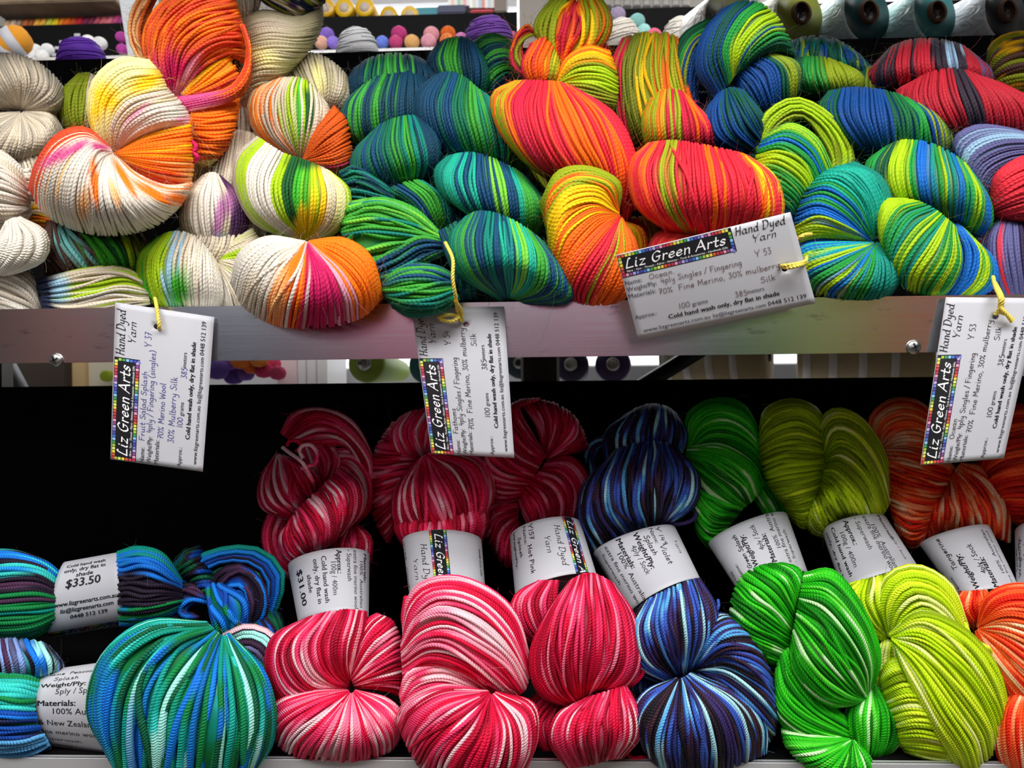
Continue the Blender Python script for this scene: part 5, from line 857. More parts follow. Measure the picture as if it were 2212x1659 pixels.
# ================================================================== SWING TAGS
def swing_tag(label, TL, TR, BR, BL, dep, ylabel, name, lines, pen, bend=0.25, hole=(.885, .54), tie=None, knot=None):
    C4 = [np.array(q, float) for q in (TL, TR, BR, BL)]; dp = dep
    def F(u, v, off=0.0):
        u = np.asarray(u, float); v = np.asarray(v, float)
        xy = ((1 - u) * (1 - v))[..., None] * C4[0] + (u * (1 - v))[..., None] * C4[1] + (u * v)[..., None] * C4[2] + ((1 - u) * v)[..., None] * C4[3]
        d = (1 - u) * (1 - v) * dp[0] + u * (1 - v) * dp[1] + u * v * dp[2] + (1 - u) * v * dp[3]
        d = d - bend * np.sin(u * math.pi) - bend * .6 * np.sin(v * math.pi) - off
        return P(xy[..., 0], xy[..., 1], d / 100)
    base = F(0.5, 0.5)
    root = thing('swing_tag', label, 'tag', base, 'white swing tags hanging at the upper rail')
    # card with a punched hole
    nu, nv = 26, 14; hu, hv = hole; W, H = 387.0, 197.0; hr = 6.8
    V = []; Fc = []; idx = {}
    iu = int(hu * nu); iv = int(hv * nv)
    for j in range(nv + 1):
        for i in range(nu + 1):
            idx[i, j] = len(V); V.append(F(i / nu, j / nv))
    for j in range(nv):
        for i in range(nu):
            if abs(i + .5 - hu * nu) < 1.0 and abs(j + .5 - hv * nv) < 1.0: continue
            Fc.append((idx[i, j], idx[i, j + 1], idx[i + 1, j + 1], idx[i + 1, j]))
    hole_cells = [(i, j) for j in range(nv) for i in range(nu) if abs(i + .5 - hu * nu) < 1.0 and abs(j + .5 - hv * nv) < 1.0]
    i0 = min(c[0] for c in hole_cells); i1 = max(c[0] for c in hole_cells) + 1; j0 = min(c[1] for c in hole_cells); j1 = max(c[1] for c in hole_cells) + 1
    border = [(i, j0) for i in range(i0, i1)] + [(i1, j) for j in range(j0, j1)] + [(i, j1) for i in range(i1, i0, -1)] + [(i0, j) for j in range(j1, j0, -1)]
    n = len(border); cu, cv = (i0 + i1) / 2 / nu, (j0 + j1) / 2 / nv; ring = []
    sub = 1
    pts = []
    for k in range(n):
        a = border[k]; b_ = border[(k + 1) % n]
        for t in range(sub): pts.append((a[0] + (b_[0] - a[0]) * t / sub, a[1] + (b_[1] - a[1]) * t / sub, a if t == 0 else None))
    outer = []
    for (x, y, a) in pts:
        if a: outer.append(idx[a])
        else: outer.append(len(V)); V.append(F(x / nu, y / nv))
    inner = []
    for (x, y, a) in pts:
        dx = (x / nu - cu) * W; dy = (y / nv - cv) * H; l = math.hypot(dx, dy)
        inner.append(len(V)); V.append(F(cu + dx / l * hr / W, cv + dy / l * hr / H))
    for k in range(len(pts)):
        k2 = (k + 1) % len(pts); Fc.append((outer[k], inner[k], inner[k2], outer[k2]))
    card = new_obj('card', raw_mesh('card', V, Fc, M_PAPER, base, True), root)
    so = card.modifiers.new('thickness', 'SOLIDIFY'); so.thickness = 0.0004; so.offset = 0
    # banner
    bw, bh = 253.0, 52.0; inks = {}
    def put(V2, F2, x, y, mt, off=.05):
        if not len(V2): return
        Wp = F((x + V2[:, 0]) / W, (y - V2[:, 1]) / H, off); inks.setdefault(mt.name, [mt, [], [], 0]); e = inks[mt.name]
        e[1].append(Wp); e[2] += [tuple(i + e[3] for i in f) for f in F2]; e[3] += len(Wp)
    G = [(x, -y) for y in np.linspace(0, bh, 7) for x in np.linspace(0, bw, 31)]
    put(np.array(G), [(j * 31 + i, j * 31 + i + 1, (j + 1) * 31 + i + 1, (j + 1) * 31 + i) for j in range(6) for i in range(30)], 1, 1.5, M_BANNER, .035)
    s = 7.7; k = 0
    cells = [(2.2 + i * s, 2.6) for i in range(32)] + [(2.2 + 31.6 * s, 2.6 + j * s) for j in range(1, 7)] + [(2.2 + i * s, bh - 6) for i in range(31, -1, -1)] + [(2.2, bh - 6 - j * s) for j in range(1, 6)]
    for (x, y) in cells:
        put(np.array([(0, 0), (s - 1.7, 0), (s - 1.7, -(s - 1.7)), (0, -(s - 1.7))]), [(0, 1, 2, 3)], x, y, BMATS[k % len(BMATS)], .05); k += 1
    put(*text2d('Liz Green Arts', 'c', 224, 21), 12, 34, M_WHITEINK)
    V2, F2 = type_text('Fibre - Yarn - Threads - Fabric - Notions - Tools & Accessories - Handmade Gifts', 224, 4.2, False, True); put(V2, F2, 13, 43.5, M_WHITEINK)
    put(*text2d('Hand Dyed', 'c', 113, 17), 259, 21, M_BLACKINK)
    put(*text2d('Yarn', 'c', 54, 15), 292, 43, M_BLACKINK)
    put(*text2d(ylabel, 'h', 36, 14), 290, 75, pen)
    for (t, x, v, wd, cap, st) in [('Name:', 3, .36, 37, 9, 'r'), ('Weight/Ply:', 3, .435, 66, 9, 'r'), ('Materials:', 3, .515, 60, 9, 'r'), ('Approx.:', 5, .76, 48, 8, 'r'), ('grams', 131, .75, 34, 8, 'r'), ('meters', 252, .75, 37, 8, 'r')]:
        put(*text2d(t, st, wd, cap), x, v * H, M_GREYINK)
    put(*text2d('Cold hand wash only, dry flat in shade', 'b', 243, 8.5), 75, .835 * H, M_BLACKINK)
    put(*text2d('www.lizgreenarts.com.au', 'r', 146, 7.5), 15, .925 * H, M_BLACKINK)
    put(*text2d('liz@lizgreenarts.com', 'r', 115, 7.5), 168, .925 * H, M_BLACKINK)
    put(*text2d('0448 512 139', 'r', 84, 8.5), 288, .925 * H, M_BLACKINK)
    for (t, x, v, wd, cap) in [(name, 56, .352, 9.6 * len(name), 11)] + lines + [('100', 101, .75, 26, 12), ('385', 224, .76, 28, 12)]:
        put(*text2d(t, 'h', wd, cap), x, v * H, pen)
    for nm, (mt, Ws, Fs, _) in inks.items():
        nme = {'banner_black': 'logo_banner', 'white_print': 'logo_lettering'}.get(nm, 'border_tile' if nm.startswith('border') else ('handwriting' if 'pen' in nm else 'lettering'))
        new_obj(nme, raw_mesh(nme, np.vstack(Ws), Fs, mt, base), root, 'stuff')
    for t_ in (tie or []): strand('tie_string', t_, 4.2, '#f4dc62', M_TIE, root, base)
    return root
TG = [('4ply Singles / Fingering', 78, .43, 180, 12), ('70%  Fine Merino, 30% mulberry', 67, .545, 268, 12), ('Silk', 285, .665, 34, 12)]
swing_tag('white swing tag on the far left, written in blue pen', (239,992), (249,653), (463,685), (438,1019), (-.5,-.5,-.35,-.6), 'Y 37', 'Fruit Salad Splash',
  [('4ply / Fingering (singles)', 78, .43, 205, 12), ('70% Merino Wool', 66, .55, 140, 12), ('30% Mulberry Silk', 60, .665, 165, 13)], M_BLUEPEN, hole=(.885, .46), tie=[[(334,640,2),(337,655,-.6),(341,680,-1.1),(344,706,-1.1),(344,712,0)]])
swing_tag('white swing tag hanging straight down in the middle, top corner tucked under a green skein', (932,980), (889,666), (1089,662), (1111,989), (-.5,-.4,-.4,-.6), 'Y 54', 'Fathoms', TG, M_DARKPEN,
  tie=[[(962,524,-2.6),(978,560,-3.4),(978,600,-3.6),(984,640,-3),(988,670,-1.6),(996,693,-1)], [(984,650,-3),(996,670,-1.6),(998,690,-1),(990,695,-.4)], [(992,683,-1.4),(970,680,-1.6),(945,686,-1.5)], [(992,685,-1.4),(975,694,-1.6),(950,690,-1.5)]])
swing_tag('slanting white swing tag lying against the scarlet skein', (1331,551), (1707,458), (1762,655), (1379,735), (-4.6,-4.6,-2.4,-2.4), 'Y 53', 'Ocean.', TG, M_BROWNPEN,
  tie=[[(1688,574,-3.8),(1700,573,-4.3),(1725,569,-4.2),(1740,564,-3.2),(1742,556,-1.5)], [(1690,577,-3.8),(1704,578,-4.3),(1728,573,-4.2),(1742,567,-3)], [(1725,515,-2.6),(1736,508,-2.8),(1752,506,-2)]])
swing_tag('white swing tag at the right edge of the picture with a yellow tie', (1988,1005), (2043,642), (2244,644), (2168,990), (-.5,-.5,-.5,-.9), 'Y 53', 'Ocean', TG, M_DARKPEN, bend=.3,
  tie=[[(2145,598,0),(2150,620,-1),(2160,645,-1.6),(2158,668,-1.2),(2150,680,-.9)], [(2150,612,-.6),(2164,640,-1.6),(2164,660,-1.5),(2158,672,-1.2),(2176,680,-1.3),(2188,692,-1.2)], [(2160,664,-1.5),(2172,676,-1.5),(2186,695,-1.3)]])
# ================================================================== THE SHELVING UNIT
def brushed(name):
    m = bpy.data.materials.new(name); m.use_nodes = True; nt = m.node_tree; b = nt.nodes['Principled BSDF']
    b.inputs['Metallic'].default_value = 1.0
    tc = nt.nodes.new('ShaderNodeTexCoord'); mp = nt.nodes.new('ShaderNodeMapping'); mp.inputs['Scale'].default_value = (6, 40, 900)
    nt.links.new(tc.outputs['Object'], mp.inputs[0]); n = nt.nodes.new('ShaderNodeTexNoise'); n.inputs['Scale'].default_value = 1; n.inputs['Detail'].default_value = 4
    nt.links.new(mp.outputs[0], n.inputs['Vector'])
    r = nt.nodes.new('ShaderNodeMapRange'); r.inputs[3].default_value = 0.16; r.inputs[4].default_value = 0.27
    nt.links.new(n.outputs['Fac'], r.inputs[0]); nt.links.new(r.outputs[0], b.inputs['Roughness'])
    n2 = nt.nodes.new('ShaderNodeTexNoise'); mp2 = nt.nodes.new('ShaderNodeMapping'); mp2.inputs['Scale'].default_value = (30, 30, 90)
    nt.links.new(tc.outputs['Object'], mp2.inputs[0]); nt.links.new(mp2.outputs[0], n2.inputs['Vector']); n2.inputs['Scale'].default_value = 1.2; n2.inputs['Detail'].default_value = 8; n2.inputs['Roughness'].default_value = .75
    cr = nt.nodes.new('ShaderNodeValToRGB'); cr.color_ramp.elements[0].position = .30; cr.color_ramp.elements[0].color = (.25, .24, .24, 1)
    cr.color_ramp.elements[1].position = .40; cr.color_ramp.elements[1].color = (.50, .50, .52, 1)
    nt.links.new(n2.outputs['Fac'], cr.inputs[0]); nt.links.new(cr.outputs[0], b.inputs['Base Color'])
    return m
M_ALU = brushed('brushed_aluminium'); M_EDGE = mat('alu_edge', '#d4d6d8', .6, .75)
M_BLK = mat('black_melamine', '#060607', .75, spec=.15); M_STEEL = mat('dark_steel', '#4a4642', .4, .7); M_SCREW = mat('screw_zinc', '#b4b4b0', .3, 1.0)
M_WSH = mat('white_shelf', '#d8d6d6', .5)
zt = float(P(1106, 652, 0)[2]); zb = float(P(1106, 772, 0)[2]); zl = float(P(1106, 1643, 0)[2])
x0, x1 = -0.85, 0.85; YF = D0; DEP = 0.27
unit = thing('shelving_unit', 'shelving unit of black boards edged with brushed aluminium rails, filled with skeins', 'shelf', (0, YF + .15, 0))
ub = np.array([0, YF + .15, 0])
def upart(name, lo, hi, m, bevel=0.0, label=None):
    return new_obj(name, box_mesh(name, lo, hi, m, ub, bevel), unit, None, label)
rail = upart('upper_rail', (x0, YF - .0005, zb), (x1, YF + .0015, zt), M_ALU, .0004, 'brushed aluminium rail across the picture')
upart('rail_flange', (x0, YF, zt - .0015), (x1, YF + .03, zt), M_EDGE, .0003)
zbd = zb + .012
upart('shelf_board', (x0, YF + .0015, zt - .014), (x1, YF + DEP, zt - .0016), M_BLK, .0005)
upart('lower_rail', (x0, YF - .0005, zl - .04), (x1, YF + .0015, zl), M_EDGE, .0004, 'aluminium lip along the bottom')
upart('rail_flange', (x0, YF, zl - .0015), (x1, YF + .004, zl), M_EDGE, .0003)
upart('lower_shelf_board', (x0, YF + .0015, zl - .016), (x1, YF + DEP, zl - .0016), M_BLK, .0005)
zk = float(P(1106, 824, DEP)[2])
upart('back_board', (x0, YF + DEP, zl - .016), (x1, YF + DEP + .012, zk), M_BLK, .0005, 'matt black back board of the lower shelf')
zu = float(P(1106, 103, DEP)[2])
upart('upper_back_board', (x0, YF + DEP, zt - .014), (x1, YF + DEP + .012, zu), M_BLK, .0005)
zt2 = zt + .355  # unseen shelf added above, its height and overhang set to shade the back row
upart('top_shelf_board', (x0, YF - .058, zt2), (x1, YF + DEP, zt2 + .016), M_BLK, .0005)
upart('top_rail', (x0, YF - .06, zt2 - .012), (x1, YF - .058, zt2 + .024), M_ALU, .0003)
for sx in (x0 - .02, x1):
    for yy in (YF + .004, YF + DEP - .02):
        upart('upright', (sx, yy, 0.0), (sx + .02, yy + .02, zt2 + .1), M_STEEL, .0008)
upart('base_board', (x0, YF + .0015, .1), (x1, YF + DEP, .116), M_BLK, .0005)
for (sx, sy) in ((123, 778), (1972, 750)):
    c = P(sx, sy, 0)
    me = lathe('rail_screw', [(0, 0), (0.0004, .0028), (.0012, .0042), (.0022, .0046), (.0030, .0044)], (c[0] , c[1] - .0034, c[2]), (0, 1, 0), M_SCREW, 28, ub)
    so = new_obj('rail_screw', me, rail, None, 'zinc pan head screw'); me_s = []
    for an in (.4, .4 + math.pi / 2):
        dx, dz = math.cos(an) * .0028, math.sin(an) * .0028; nx, nz = -math.sin(an) * .0005, math.cos(an) * .0005
        y = c[1] - .0036
        me_s += [(c[0] + dx + nx, y, c[2] + dz + nz), (c[0] + dx - nx, y, c[2] + dz - nz), (c[0] - dx - nx, y, c[2] - dz - nz), (c[0] - dx + nx, y, c[2] - dz + nz)]
    new_obj('screw_slot', raw_mesh('screw_slot', me_s, [(0, 1, 2, 3), (4, 5, 6, 7)], M_BLACKINK, ub), rail)

# ================================================================== ROOM
M_WALL = mat('painted_wall', '#c8c4bd', .8); M_FLOOR = mat('shop_floor', '#7c7368', .6); M_CEIL = mat('ceiling_white', '#e6e6e4', .9)
def struct(name, lo, hi, m):
    o = new_obj(name, box_mesh(name, lo, hi, m), None, 'structure'); return o
struct('floor', (-4, -4, -.05), (4, 4.2, 0), M_FLOOR); struct('ceiling', (-4, -4, 2.7), (4, 4.2, 2.75), M_CEIL)
struct('wall_back', (-4, 2.6, 0), (4, 2.7, 2.7), M_WALL); struct('wall_left', (-4.1, -4, 0), (-4, 4.2, 2.7), M_WALL); struct('wall_right', (4, -4, 0), (4.1, 4.2, 2.7), M_WALL)
struct('wall_front', (-4, -4.1, 0), (4, -4, 2.7), M_WALL)
M_WIN = mat('daylight_window', '#f4f8ff', .5, emit=1.6)
def pbox(name, px0, py0, px1, py1, d, dep, m, label, cat, group=None, parent=None, org=None, bevel=.002, kind=None):
    """a box whose front face covers a rectangle of the picture at distance d (m beyond the rail)"""
    a = P(px0, py1, d); c = P(px1, py0, d)
    lo = (min(a[0], c[0]), a[1], min(a[2], c[2])); hi = (max(a[0], c[0]), a[1] + dep, max(a[2], c[2]))
    base = np.array([(lo[0] + hi[0]) / 2, (lo[1] + hi[1]) / 2, lo[2]]) if org is None else np.array(org)
    o = new_obj(name, box_mesh(name, lo, hi, m, base, bevel), parent)
    if org is None: o.location = base.tolist()
    if parent is None:
        if kind: o['kind'] = kind
        else: o['label'] = label; o['category'] = cat
        if group: o['group'] = group
    return o
# windows in the far wall, sills lowered so their glow replaces a lit white board
for i, (a, b_, c, e) in enumerate([(-1.9, -1.2, 1.41, 2.5), (-.70, -.21, 1.41, 2.62), (-.15, .02, 1.41, 2.6), (.14, .62, 1.41, 2.0), (.76, 1.24, 1.41, 2.62), (1.30, 1.9, 1.41, 2.62)]):
    t = bpy.data.objects.new('window_%d' % (i + 1), None); COL.objects.link(t); t['kind'] = 'structure'; t.location = ((a + b_) / 2, 2.58, c)
    bs = np.array([(a + b_) / 2, 2.58, c])
    new_obj('pane', box_mesh('pane', (a, 2.57, c), (b_, 2.585, e), M_WIN, bs), t)
    for lo, hi in (((a - .03, 2.54, c - .03), (b_ + .03, 2.6, c)), ((a - .03, 2.54, e), (b_ + .03, 2.6, e + .03)), ((a - .03, 2.54, c), (a, 2.6, e)), ((b_, 2.54, c), (b_ + .03, 2.6, e))):
        new_obj('frame', box_mesh('frame', lo, hi, M_WSH, bs, .003), t)

# ---- second shelving unit, about a metre behind
BD = 0.75                                     # m beyond the rail
u2 = thing('back_shelving_unit', 'black shelving unit with dark steel posts in the next aisle', 'shelf', (0, D0 + BD + .2, 0)); u2b = np.array([0, D0 + BD + .2, 0])
def b2(name, lo, hi, m, bevel=.001): return new_obj(name, box_mesh(name, lo, hi, m, u2b, bevel), u2)
Y2 = D0 + BD
z_fas_t = float(P(900, 22, BD)[2]); z_sh = float(P(900, 108, BD)[2])
pxm_ = P(1113, 50, BD)[0]; pxn_ = P(1196, 50, BD)[0]
pst = P(1158, 0, BD - .05); pl = P(1122, 0, BD - .05)[0]; pr = P(1194, 0, BD - .05)[0]
b2('post', (pl, Y2 - .05, 0), (pr, Y2 - .01, 2.2), M_STEEL)
for xx in (pl - .004, pr): b2('post_edge', (xx, Y2 - .052, 0), (xx + .004, Y2 - .048, 2.2), M_EDGE, .0003)
b2('post', (-1.9, Y2 - .05, 0), (-1.86, Y2 - .01, 2.2), M_STEEL); b2('post', (1.9, Y2 - .05, 0), (1.94, Y2 - .01, 2.2), M_STEEL)
zx = float(P(900, 31, BD + .14)[2])
for a, c in ((-1.86, pl), (pr, 1.9)):
    b2('fascia_board', (a, Y2 + .14, z_sh), (c, Y2 + .155, zx), M_BLK)
    b2('shelf_board', (a, Y2 - .01, z_sh - .012), (c, Y2 + .36, z_sh), M_WSH)
    b2('shelf_board', (a, Y2 + .155, zx - .012), (c, Y2 + .40, zx), M_BLK)
zlo = float(P(900, 905, BD)[2])
b2('shelf_board', (-1.86, Y2 - .01, zlo - .016), (1.9, Y2 + .42, zlo), M_WSH)
zmid = float(P(1500, 789, BD + .4)[2])
b2('back_strip', (-.9, Y2 + .42, zlo), (1.9, Y2 + .43, zmid), mat('grey_strip', '#8d8d90', .6))

# balls of crochet cotton
def ball(px, py, rpx, d, colr, label, group='crochet cotton balls on the shelf behind', ring=True):
    c = P(px, py, d); r = rpx * (D0 + d) / FPX
    root = thing('yarn_ball', label, 'yarn', (c[0], c[1], c[2] - r * .95), group); mb = MB()
    base = np.array([c[0], c[1], c[2] - r * .95]); rgb = np.array(lin(PAL.get(colr, colr)))
    th = np.linspace(0, math.pi, 9)[None, :] ; ph = np.linspace(0, 2 * math.pi, 16, endpoint=False)[:, None]
    G = np.stack([r * .96 * np.sin(th) * np.cos(ph), r * .96 * np.sin(th) * np.sin(ph), r * .86 * np.cos(th) * np.ones_like(ph)], -1) + c
    mb.grid(G, np.broadcast_to(rgb, G.shape) * .9)
    n = 22; t = np.linspace(0, 2 * math.pi, 25)[None, :]
    tilt = 0.95 + rng.normal(0, .06, (n, 1)); az = (np.arange(n) / n * 2 * math.pi)[:, None]
    x = np.cos(t); y = np.sin(t) * np.cos(tilt); z = np.sin(t) * np.sin(tilt) * .9
    Pt = np.stack([x * np.cos(az) - y * np.sin(az), x * np.sin(az) + y * np.cos(az), z], -1) * r * .97 + c
    N = Pt - c; N /= np.linalg.norm(N, axis=2, keepdims=True)
    mb.tubes(Pt, N, np.full((n, 25), r * .045), np.clip(rgb * (1 + rng.normal(0, .12, (n, 1, 1))), 0, .95) * np.ones((n, 25, 3)), 4)
    new_obj('wound_thread', mb.build('wound_thread', M_SINGLE, base), root, 'stuff')
    if ring:
        me = lathe('core_ring', [(r * .80, r * .28), (r * .90, r * .30), (r * .92, r * .2), (r * .84, r * .14), (r * .80, r * .28)], c, (0, -.15, 1), M_PAPER if ring == 1 else ring, 14, base)
        new_obj('core_ring', me, root)
BB = BD + .04
for (px, py, rp, dd, colr, lb) in [(706,75,16,BB+.03,'#8a6cc8','violet cotton ball stacked on two others, behind the cream skein'), (694,92,15,BB,'#e0b098','peach cotton ball beside the cream skein top'), (720,92,14,BB,'#9a80e0','lavender cotton ball left of the grey cone'),
   (826,91,14,BB,'#7088e0','cornflower blue cotton ball right of the grey cone'), (862,73,17,BB+.02,'#c04080','raspberry cotton ball, upper of the pair'), (855,91,15,BB,'#c84a80','raspberry cotton ball, lower of the pair'), (890,91,16.5,BB,'#e0b070','sand coloured cotton ball in the row'),
   (932,74,17,BB+.02,'#e0a0a8','dusty pink cotton ball, upper of two'), (926,90,17,BB,'#e0a0b0','dusty pink cotton ball, lower of two'), (968,72,16,BB+.02,'#e07028','burnt orange cotton ball, upper of two'), (966,88,16,BB,'#e88848','pale orange cotton ball, lower of two'), (996,84,14,BB,'#d080b8','mauve cotton ball against the purple cone'), (1108,75,8,BB,'#f080b0','pink cotton ball edge beside the steel post'),
   (1334,32,17,BB+.02,'#a898b4','greyish lilac ball above the nearer grey cone'), (1376,46,17,BB,'#90c8c4','pale aqua ball, upper, right of the grey cone'), (1390,66,15,BB,'#b0e4e0','pale aqua ball, lower, right of the grey cone'), (1412,78,17,BB,'#f07090','rose pink ball between the two pale cones'), (262,80,12,BB,'#c850b0','magenta ball, upper, beside the white panel'), (264,106,12,BB,'#c850b0','magenta ball, lower, beside the white panel')]:
    ball(px, py, rp, dd, colr, lb)
for (px, py, lb) in [(77,108,'white thread ball, left rear of the four in the tray'), (103,107,'white thread ball, right rear of the four in the tray'), (66,121,'white thread ball, left front of the four in the tray'), (92,121,'white thread ball, right front of the four in the tray'), (191,90,'white thread ball peeping over the purple cone'), (216,94,'large white thread ball right of the purple cone')]:
    ball(px, py, 13.5 if px < 180 else 15, BB - (.02 if py > 115 else 0), '#f2f2f0', lb, 'white thread balls at the left')
# cones of yarn
def cone(px, py_top, py_bot, wtop, wbot, d, colr, label, lean=0.0, cat='yarn cone'):
    zt_ = P(px, py_top, d); zb_ = P(px, py_bot, d); H = zt_[2] - zb_[2]; k = (D0 + d) / FPX
    base = zb_.copy(); root = thing('yarn_cone', label, cat, base, None); mb = MB(); rgb = np.array(lin(colr))
    tt = np.array([0, .25, .5, .7, .82, .92, .98, 1.0]); rr = np.array([wbot, wbot * .97, wbot * .93, wbot * .86, wbot * .74, wbot * .52, wbot * .26, .01]) * k / 2
    ph = np.linspace(0, 2 * math.pi, 36, endpoint=False)[:, None]
    G = np.stack([rr[None] * np.cos(ph), rr[None] * np.sin(ph), np.broadcast_to(tt * H, (36, 8))], -1) + base
    mb.grid(G, np.broadcast_to(rgb, G.shape) * .9)
    n = 46; t = np.linspace(0, 1, 30)[None, :]; a0 = rng.uniform(0, 2 * math.pi, (n, 1)); z = rng.uniform(0.0, .93, (n, 1)) + np.sin(t * 5 + a0) * .07; z = np.clip(z, .01, .97)
    R_ = np.interp(z, tt, rr) * 1.01; an = a0 + t * 3.4
    Pt = np.stack([R_ * np.cos(an), R_ * np.sin(an), z * H], -1) + base; N = np.stack([np.cos(an), np.sin(an), .3 + 0 * an], -1)
    mb.tubes(Pt, N, np.full((n, 30), .0011), np.clip(rgb * (1 + rng.normal(0.1, .15, (n, 1, 1))), 0, .95) * np.ones((n, 30, 3)), 5)
    new_obj('wound_yarn', mb.build('wound_yarn', M_SINGLE, base), root, 'stuff')
    for q in (.16, .84): pass
    return root
CD = DEP + .10
cone(773, 60, 175, 60, 95, CD, '#a9aaad', 'silver grey cone of yarn behind the cream skeins')
cone(1057, 37, 150, 60, 112, CD, '#5a3480', 'purple cone of yarn behind the dark green skeins')
cone(178, 82, 190, 60, 104, CD, '#4a1f86', 'deep purple cone of yarn at the far left')
cone(1344, 39, 160, 50, 86, CD, '#c4beb4', 'pale beige cone of yarn behind the leaf-shaped loop')
cone(1470, 36, 160, 50, 84, CD, '#cdc9c0', 'off-white cone of yarn left of the blue and green skein')
cs = thing('cone_stand', 'narrow board the cones stand on behind the upper shelf', 'shelf', (0, D0 + CD, 1.2)); zc = float(P(1106, 178, CD)[2])
new_obj('stand_board', box_mesh('stand_board', (-.68, D0 + DEP + .0125, zc - .012), (.21, D0 + CD + .06, zc), M_BLK, (0, D0 + CD, 1.2)), cs)
for xx in (-.665, float(P(1150, 800, CD + .03)[0])): new_obj('stand_leg', box_mesh('stand_leg', (xx, D0 + CD + .03, 0), (xx + .02, D0 + CD + .05, zc - .012), M_STEEL, (0, D0 + CD, 1.2)), cs)

# plastic wrapped rolls
M_CARD = mat('cardboard_core', '#5a4030', .7)
def film(name, col):
    m = bpy.data.materials.new(name); m.use_nodes = True; nt = m.node_tree; b = nt.nodes['Principled BSDF']
    b.inputs['Base Color'].default_value = (*lin(col), 1); b.inputs['Roughness'].default_value = .25; b.inputs['Coat Weight'].default_value = .9; b.inputs['Coat Roughness'].default_value = .08
    tc = nt.nodes.new('ShaderNodeTexCoord'); mp = nt.nodes.new('ShaderNodeMapping'); mp.inputs['Scale'].default_value = (40, 12, 40); nt.links.new(tc.outputs['Object'], mp.inputs[0])
    n = nt.nodes.new('ShaderNodeTexNoise'); n.inputs['Scale'].default_value = 3; n.inputs['Detail'].default_value = 4; n.inputs['Distortion'].default_value = 1.5; nt.links.new(mp.outputs[0], n.inputs['Vector'])
    bp = nt.nodes.new('ShaderNodeBump'); bp.inputs['Strength'].default_value = .9; bp.inputs['Distance'].default_value = .004; nt.links.new(n.outputs['Fac'], bp.inputs['Height']); nt.links.new(bp.outputs[0], b.inputs['Normal']); nt.links.new(bp.outputs[0], b.inputs['Coat Normal'])
    return m
RD = DEP + .05
def roll(px, py, rpx, colr, side, label, rc=.38):
    c = P(px, py, RD); k = (D0 + RD) / FPX; r = rpx * k; base = c - np.array([0, 0, r]); root = thing('wrapped_roll', label, 'roll', base, 'plastic wrapped rolls on the black shelf')
    ax = (-.42, 1, 0.02); L = .24; mf = mat('roll_end', colr, .35, spec=.6)
    new_obj('roll_body', lathe('roll_body', [(0, r * rc), (0, r * .97), (.003, r), (L, r), (L, r * rc)], c, ax, None, 48, base, [mf, film('cling_film', side)], [0, 1, 1, 0]), root)
    new_obj('cardboard_core', lathe('cardboard_core', [(-.004, r * rc * .82), (-.006, r * rc * .9), (-.004, r * rc), (.0, r * rc * 1.01), (.02, r * rc)], c, ax, M_CARD, 32, base), root)
    new_obj('core_film', lathe('core_film', [(.006, 0.0), (.004, r * rc * .3), (.008, r * rc * .6), (.002, r * rc * .84)], c, ax, film('dark_film', '#18120e'), 24, base), root)
roll(1578, 44, 66, '#3a3a18', '#e8e8e4', 'white-wrapped roll with a dark olive end, mostly behind the blue and green skein')
roll(1728, 30, 62, '#6e7420', '#cfd4c0', 'olive wrapped roll with a brown cardboard core')
roll(1873, 28, 64, '#0e3c40', '#b8d4d4', 'dark teal wrapped roll')
roll(2020, 28, 61, '#2c6e72', '#a8d0d0', 'lighter teal wrapped roll')
roll(2172, 26, 62, '#20242c', '#c4ccd4', 'charcoal wrapped roll at the top right')
rs_ = thing('roll_shelf', 'black shelf board the wrapped rolls lie on', 'shelf', (.45, D0 + RD + .12, 0)); rb = (.45, D0 + RD + .12, 0)
a = P(1512, 97, RD); zz = float(P(1873, 92, RD)[2])
new_obj('shelf_board', box_mesh('shelf_board', (float(P(1150, 800, RD + .3)[0]), D0 + RD + .0, zz - .026), (.95, D0 + RD + .36, zz), M_BLK, rb), rs_)
for xx in (float(P(1150, 800, RD + .3)[0]), .93): new_obj('shelf_leg', box_mesh('shelf_leg', (xx, D0 + RD + .3, 0), (xx + .02, D0 + RD + .32, zz - .026), M_STEEL, rb), rs_)

# spools with gold ends, tubs and books on the top board of the back unit
TB = BD + .17
def spool(px, py, rpx, colr, label, d=TB):
    c = P(px, py, d); k = (D0 + d) / FPX; r = rpx * k; base = c - np.array([0, 0, r]); root = thing('thread_spool', label, 'spool', base, 'gold ended spools on the top board')
    new_obj('spool_body', lathe('spool_body', [(0, r * .5), (0, r * .96), (.002, r), (.07, r), (.072, r * .5)], c, (.06, 1, 0), mat('spool_gold', colr, .35), 32, base), root)
    new_obj('end_label', lathe('end_label', [(-.001, 0.0), (-.001, r * .5), (.001, r * .52)], c, (.06, 1, 0), mat('spool_label', '#b8a898', .6), 24, base), root)
for (px, py, rp, colr, lb) in [(703,16,20,'#c89a18','gold ended spool half hidden by the cream skein'), (743,16,21,'#d2a80c','gold ended spool, second from the cream skein'), (787,15,21,'#d2a80c','gold ended spool, third from the cream skein'), (839,32,19.5,'#c8a010','low gold ended spool, fourth in the row'), (884,32,20,'#d8b048','low pale gold spool at the end of the row')]:
    spool(px, py, rp, colr, lb)
pbox('display_box', 895, 14, 948, 34, TB + .02, .1, mat('teal_card', '#1c7c8c', .5), 'flat teal box right of the gold spools', 'box')
pbox('display_box', 945, 9, 1006, 29, TB + .01, .1, mat('navy_card', '#2c3054', .5), 'flat navy box beside the teal one', 'box')
pbox('display_box', 1016, 19, 1066, 28, TB + .01, .1, mat('red_card', '#c82838', .5), 'flat red box under the row of pattern books', 'box')
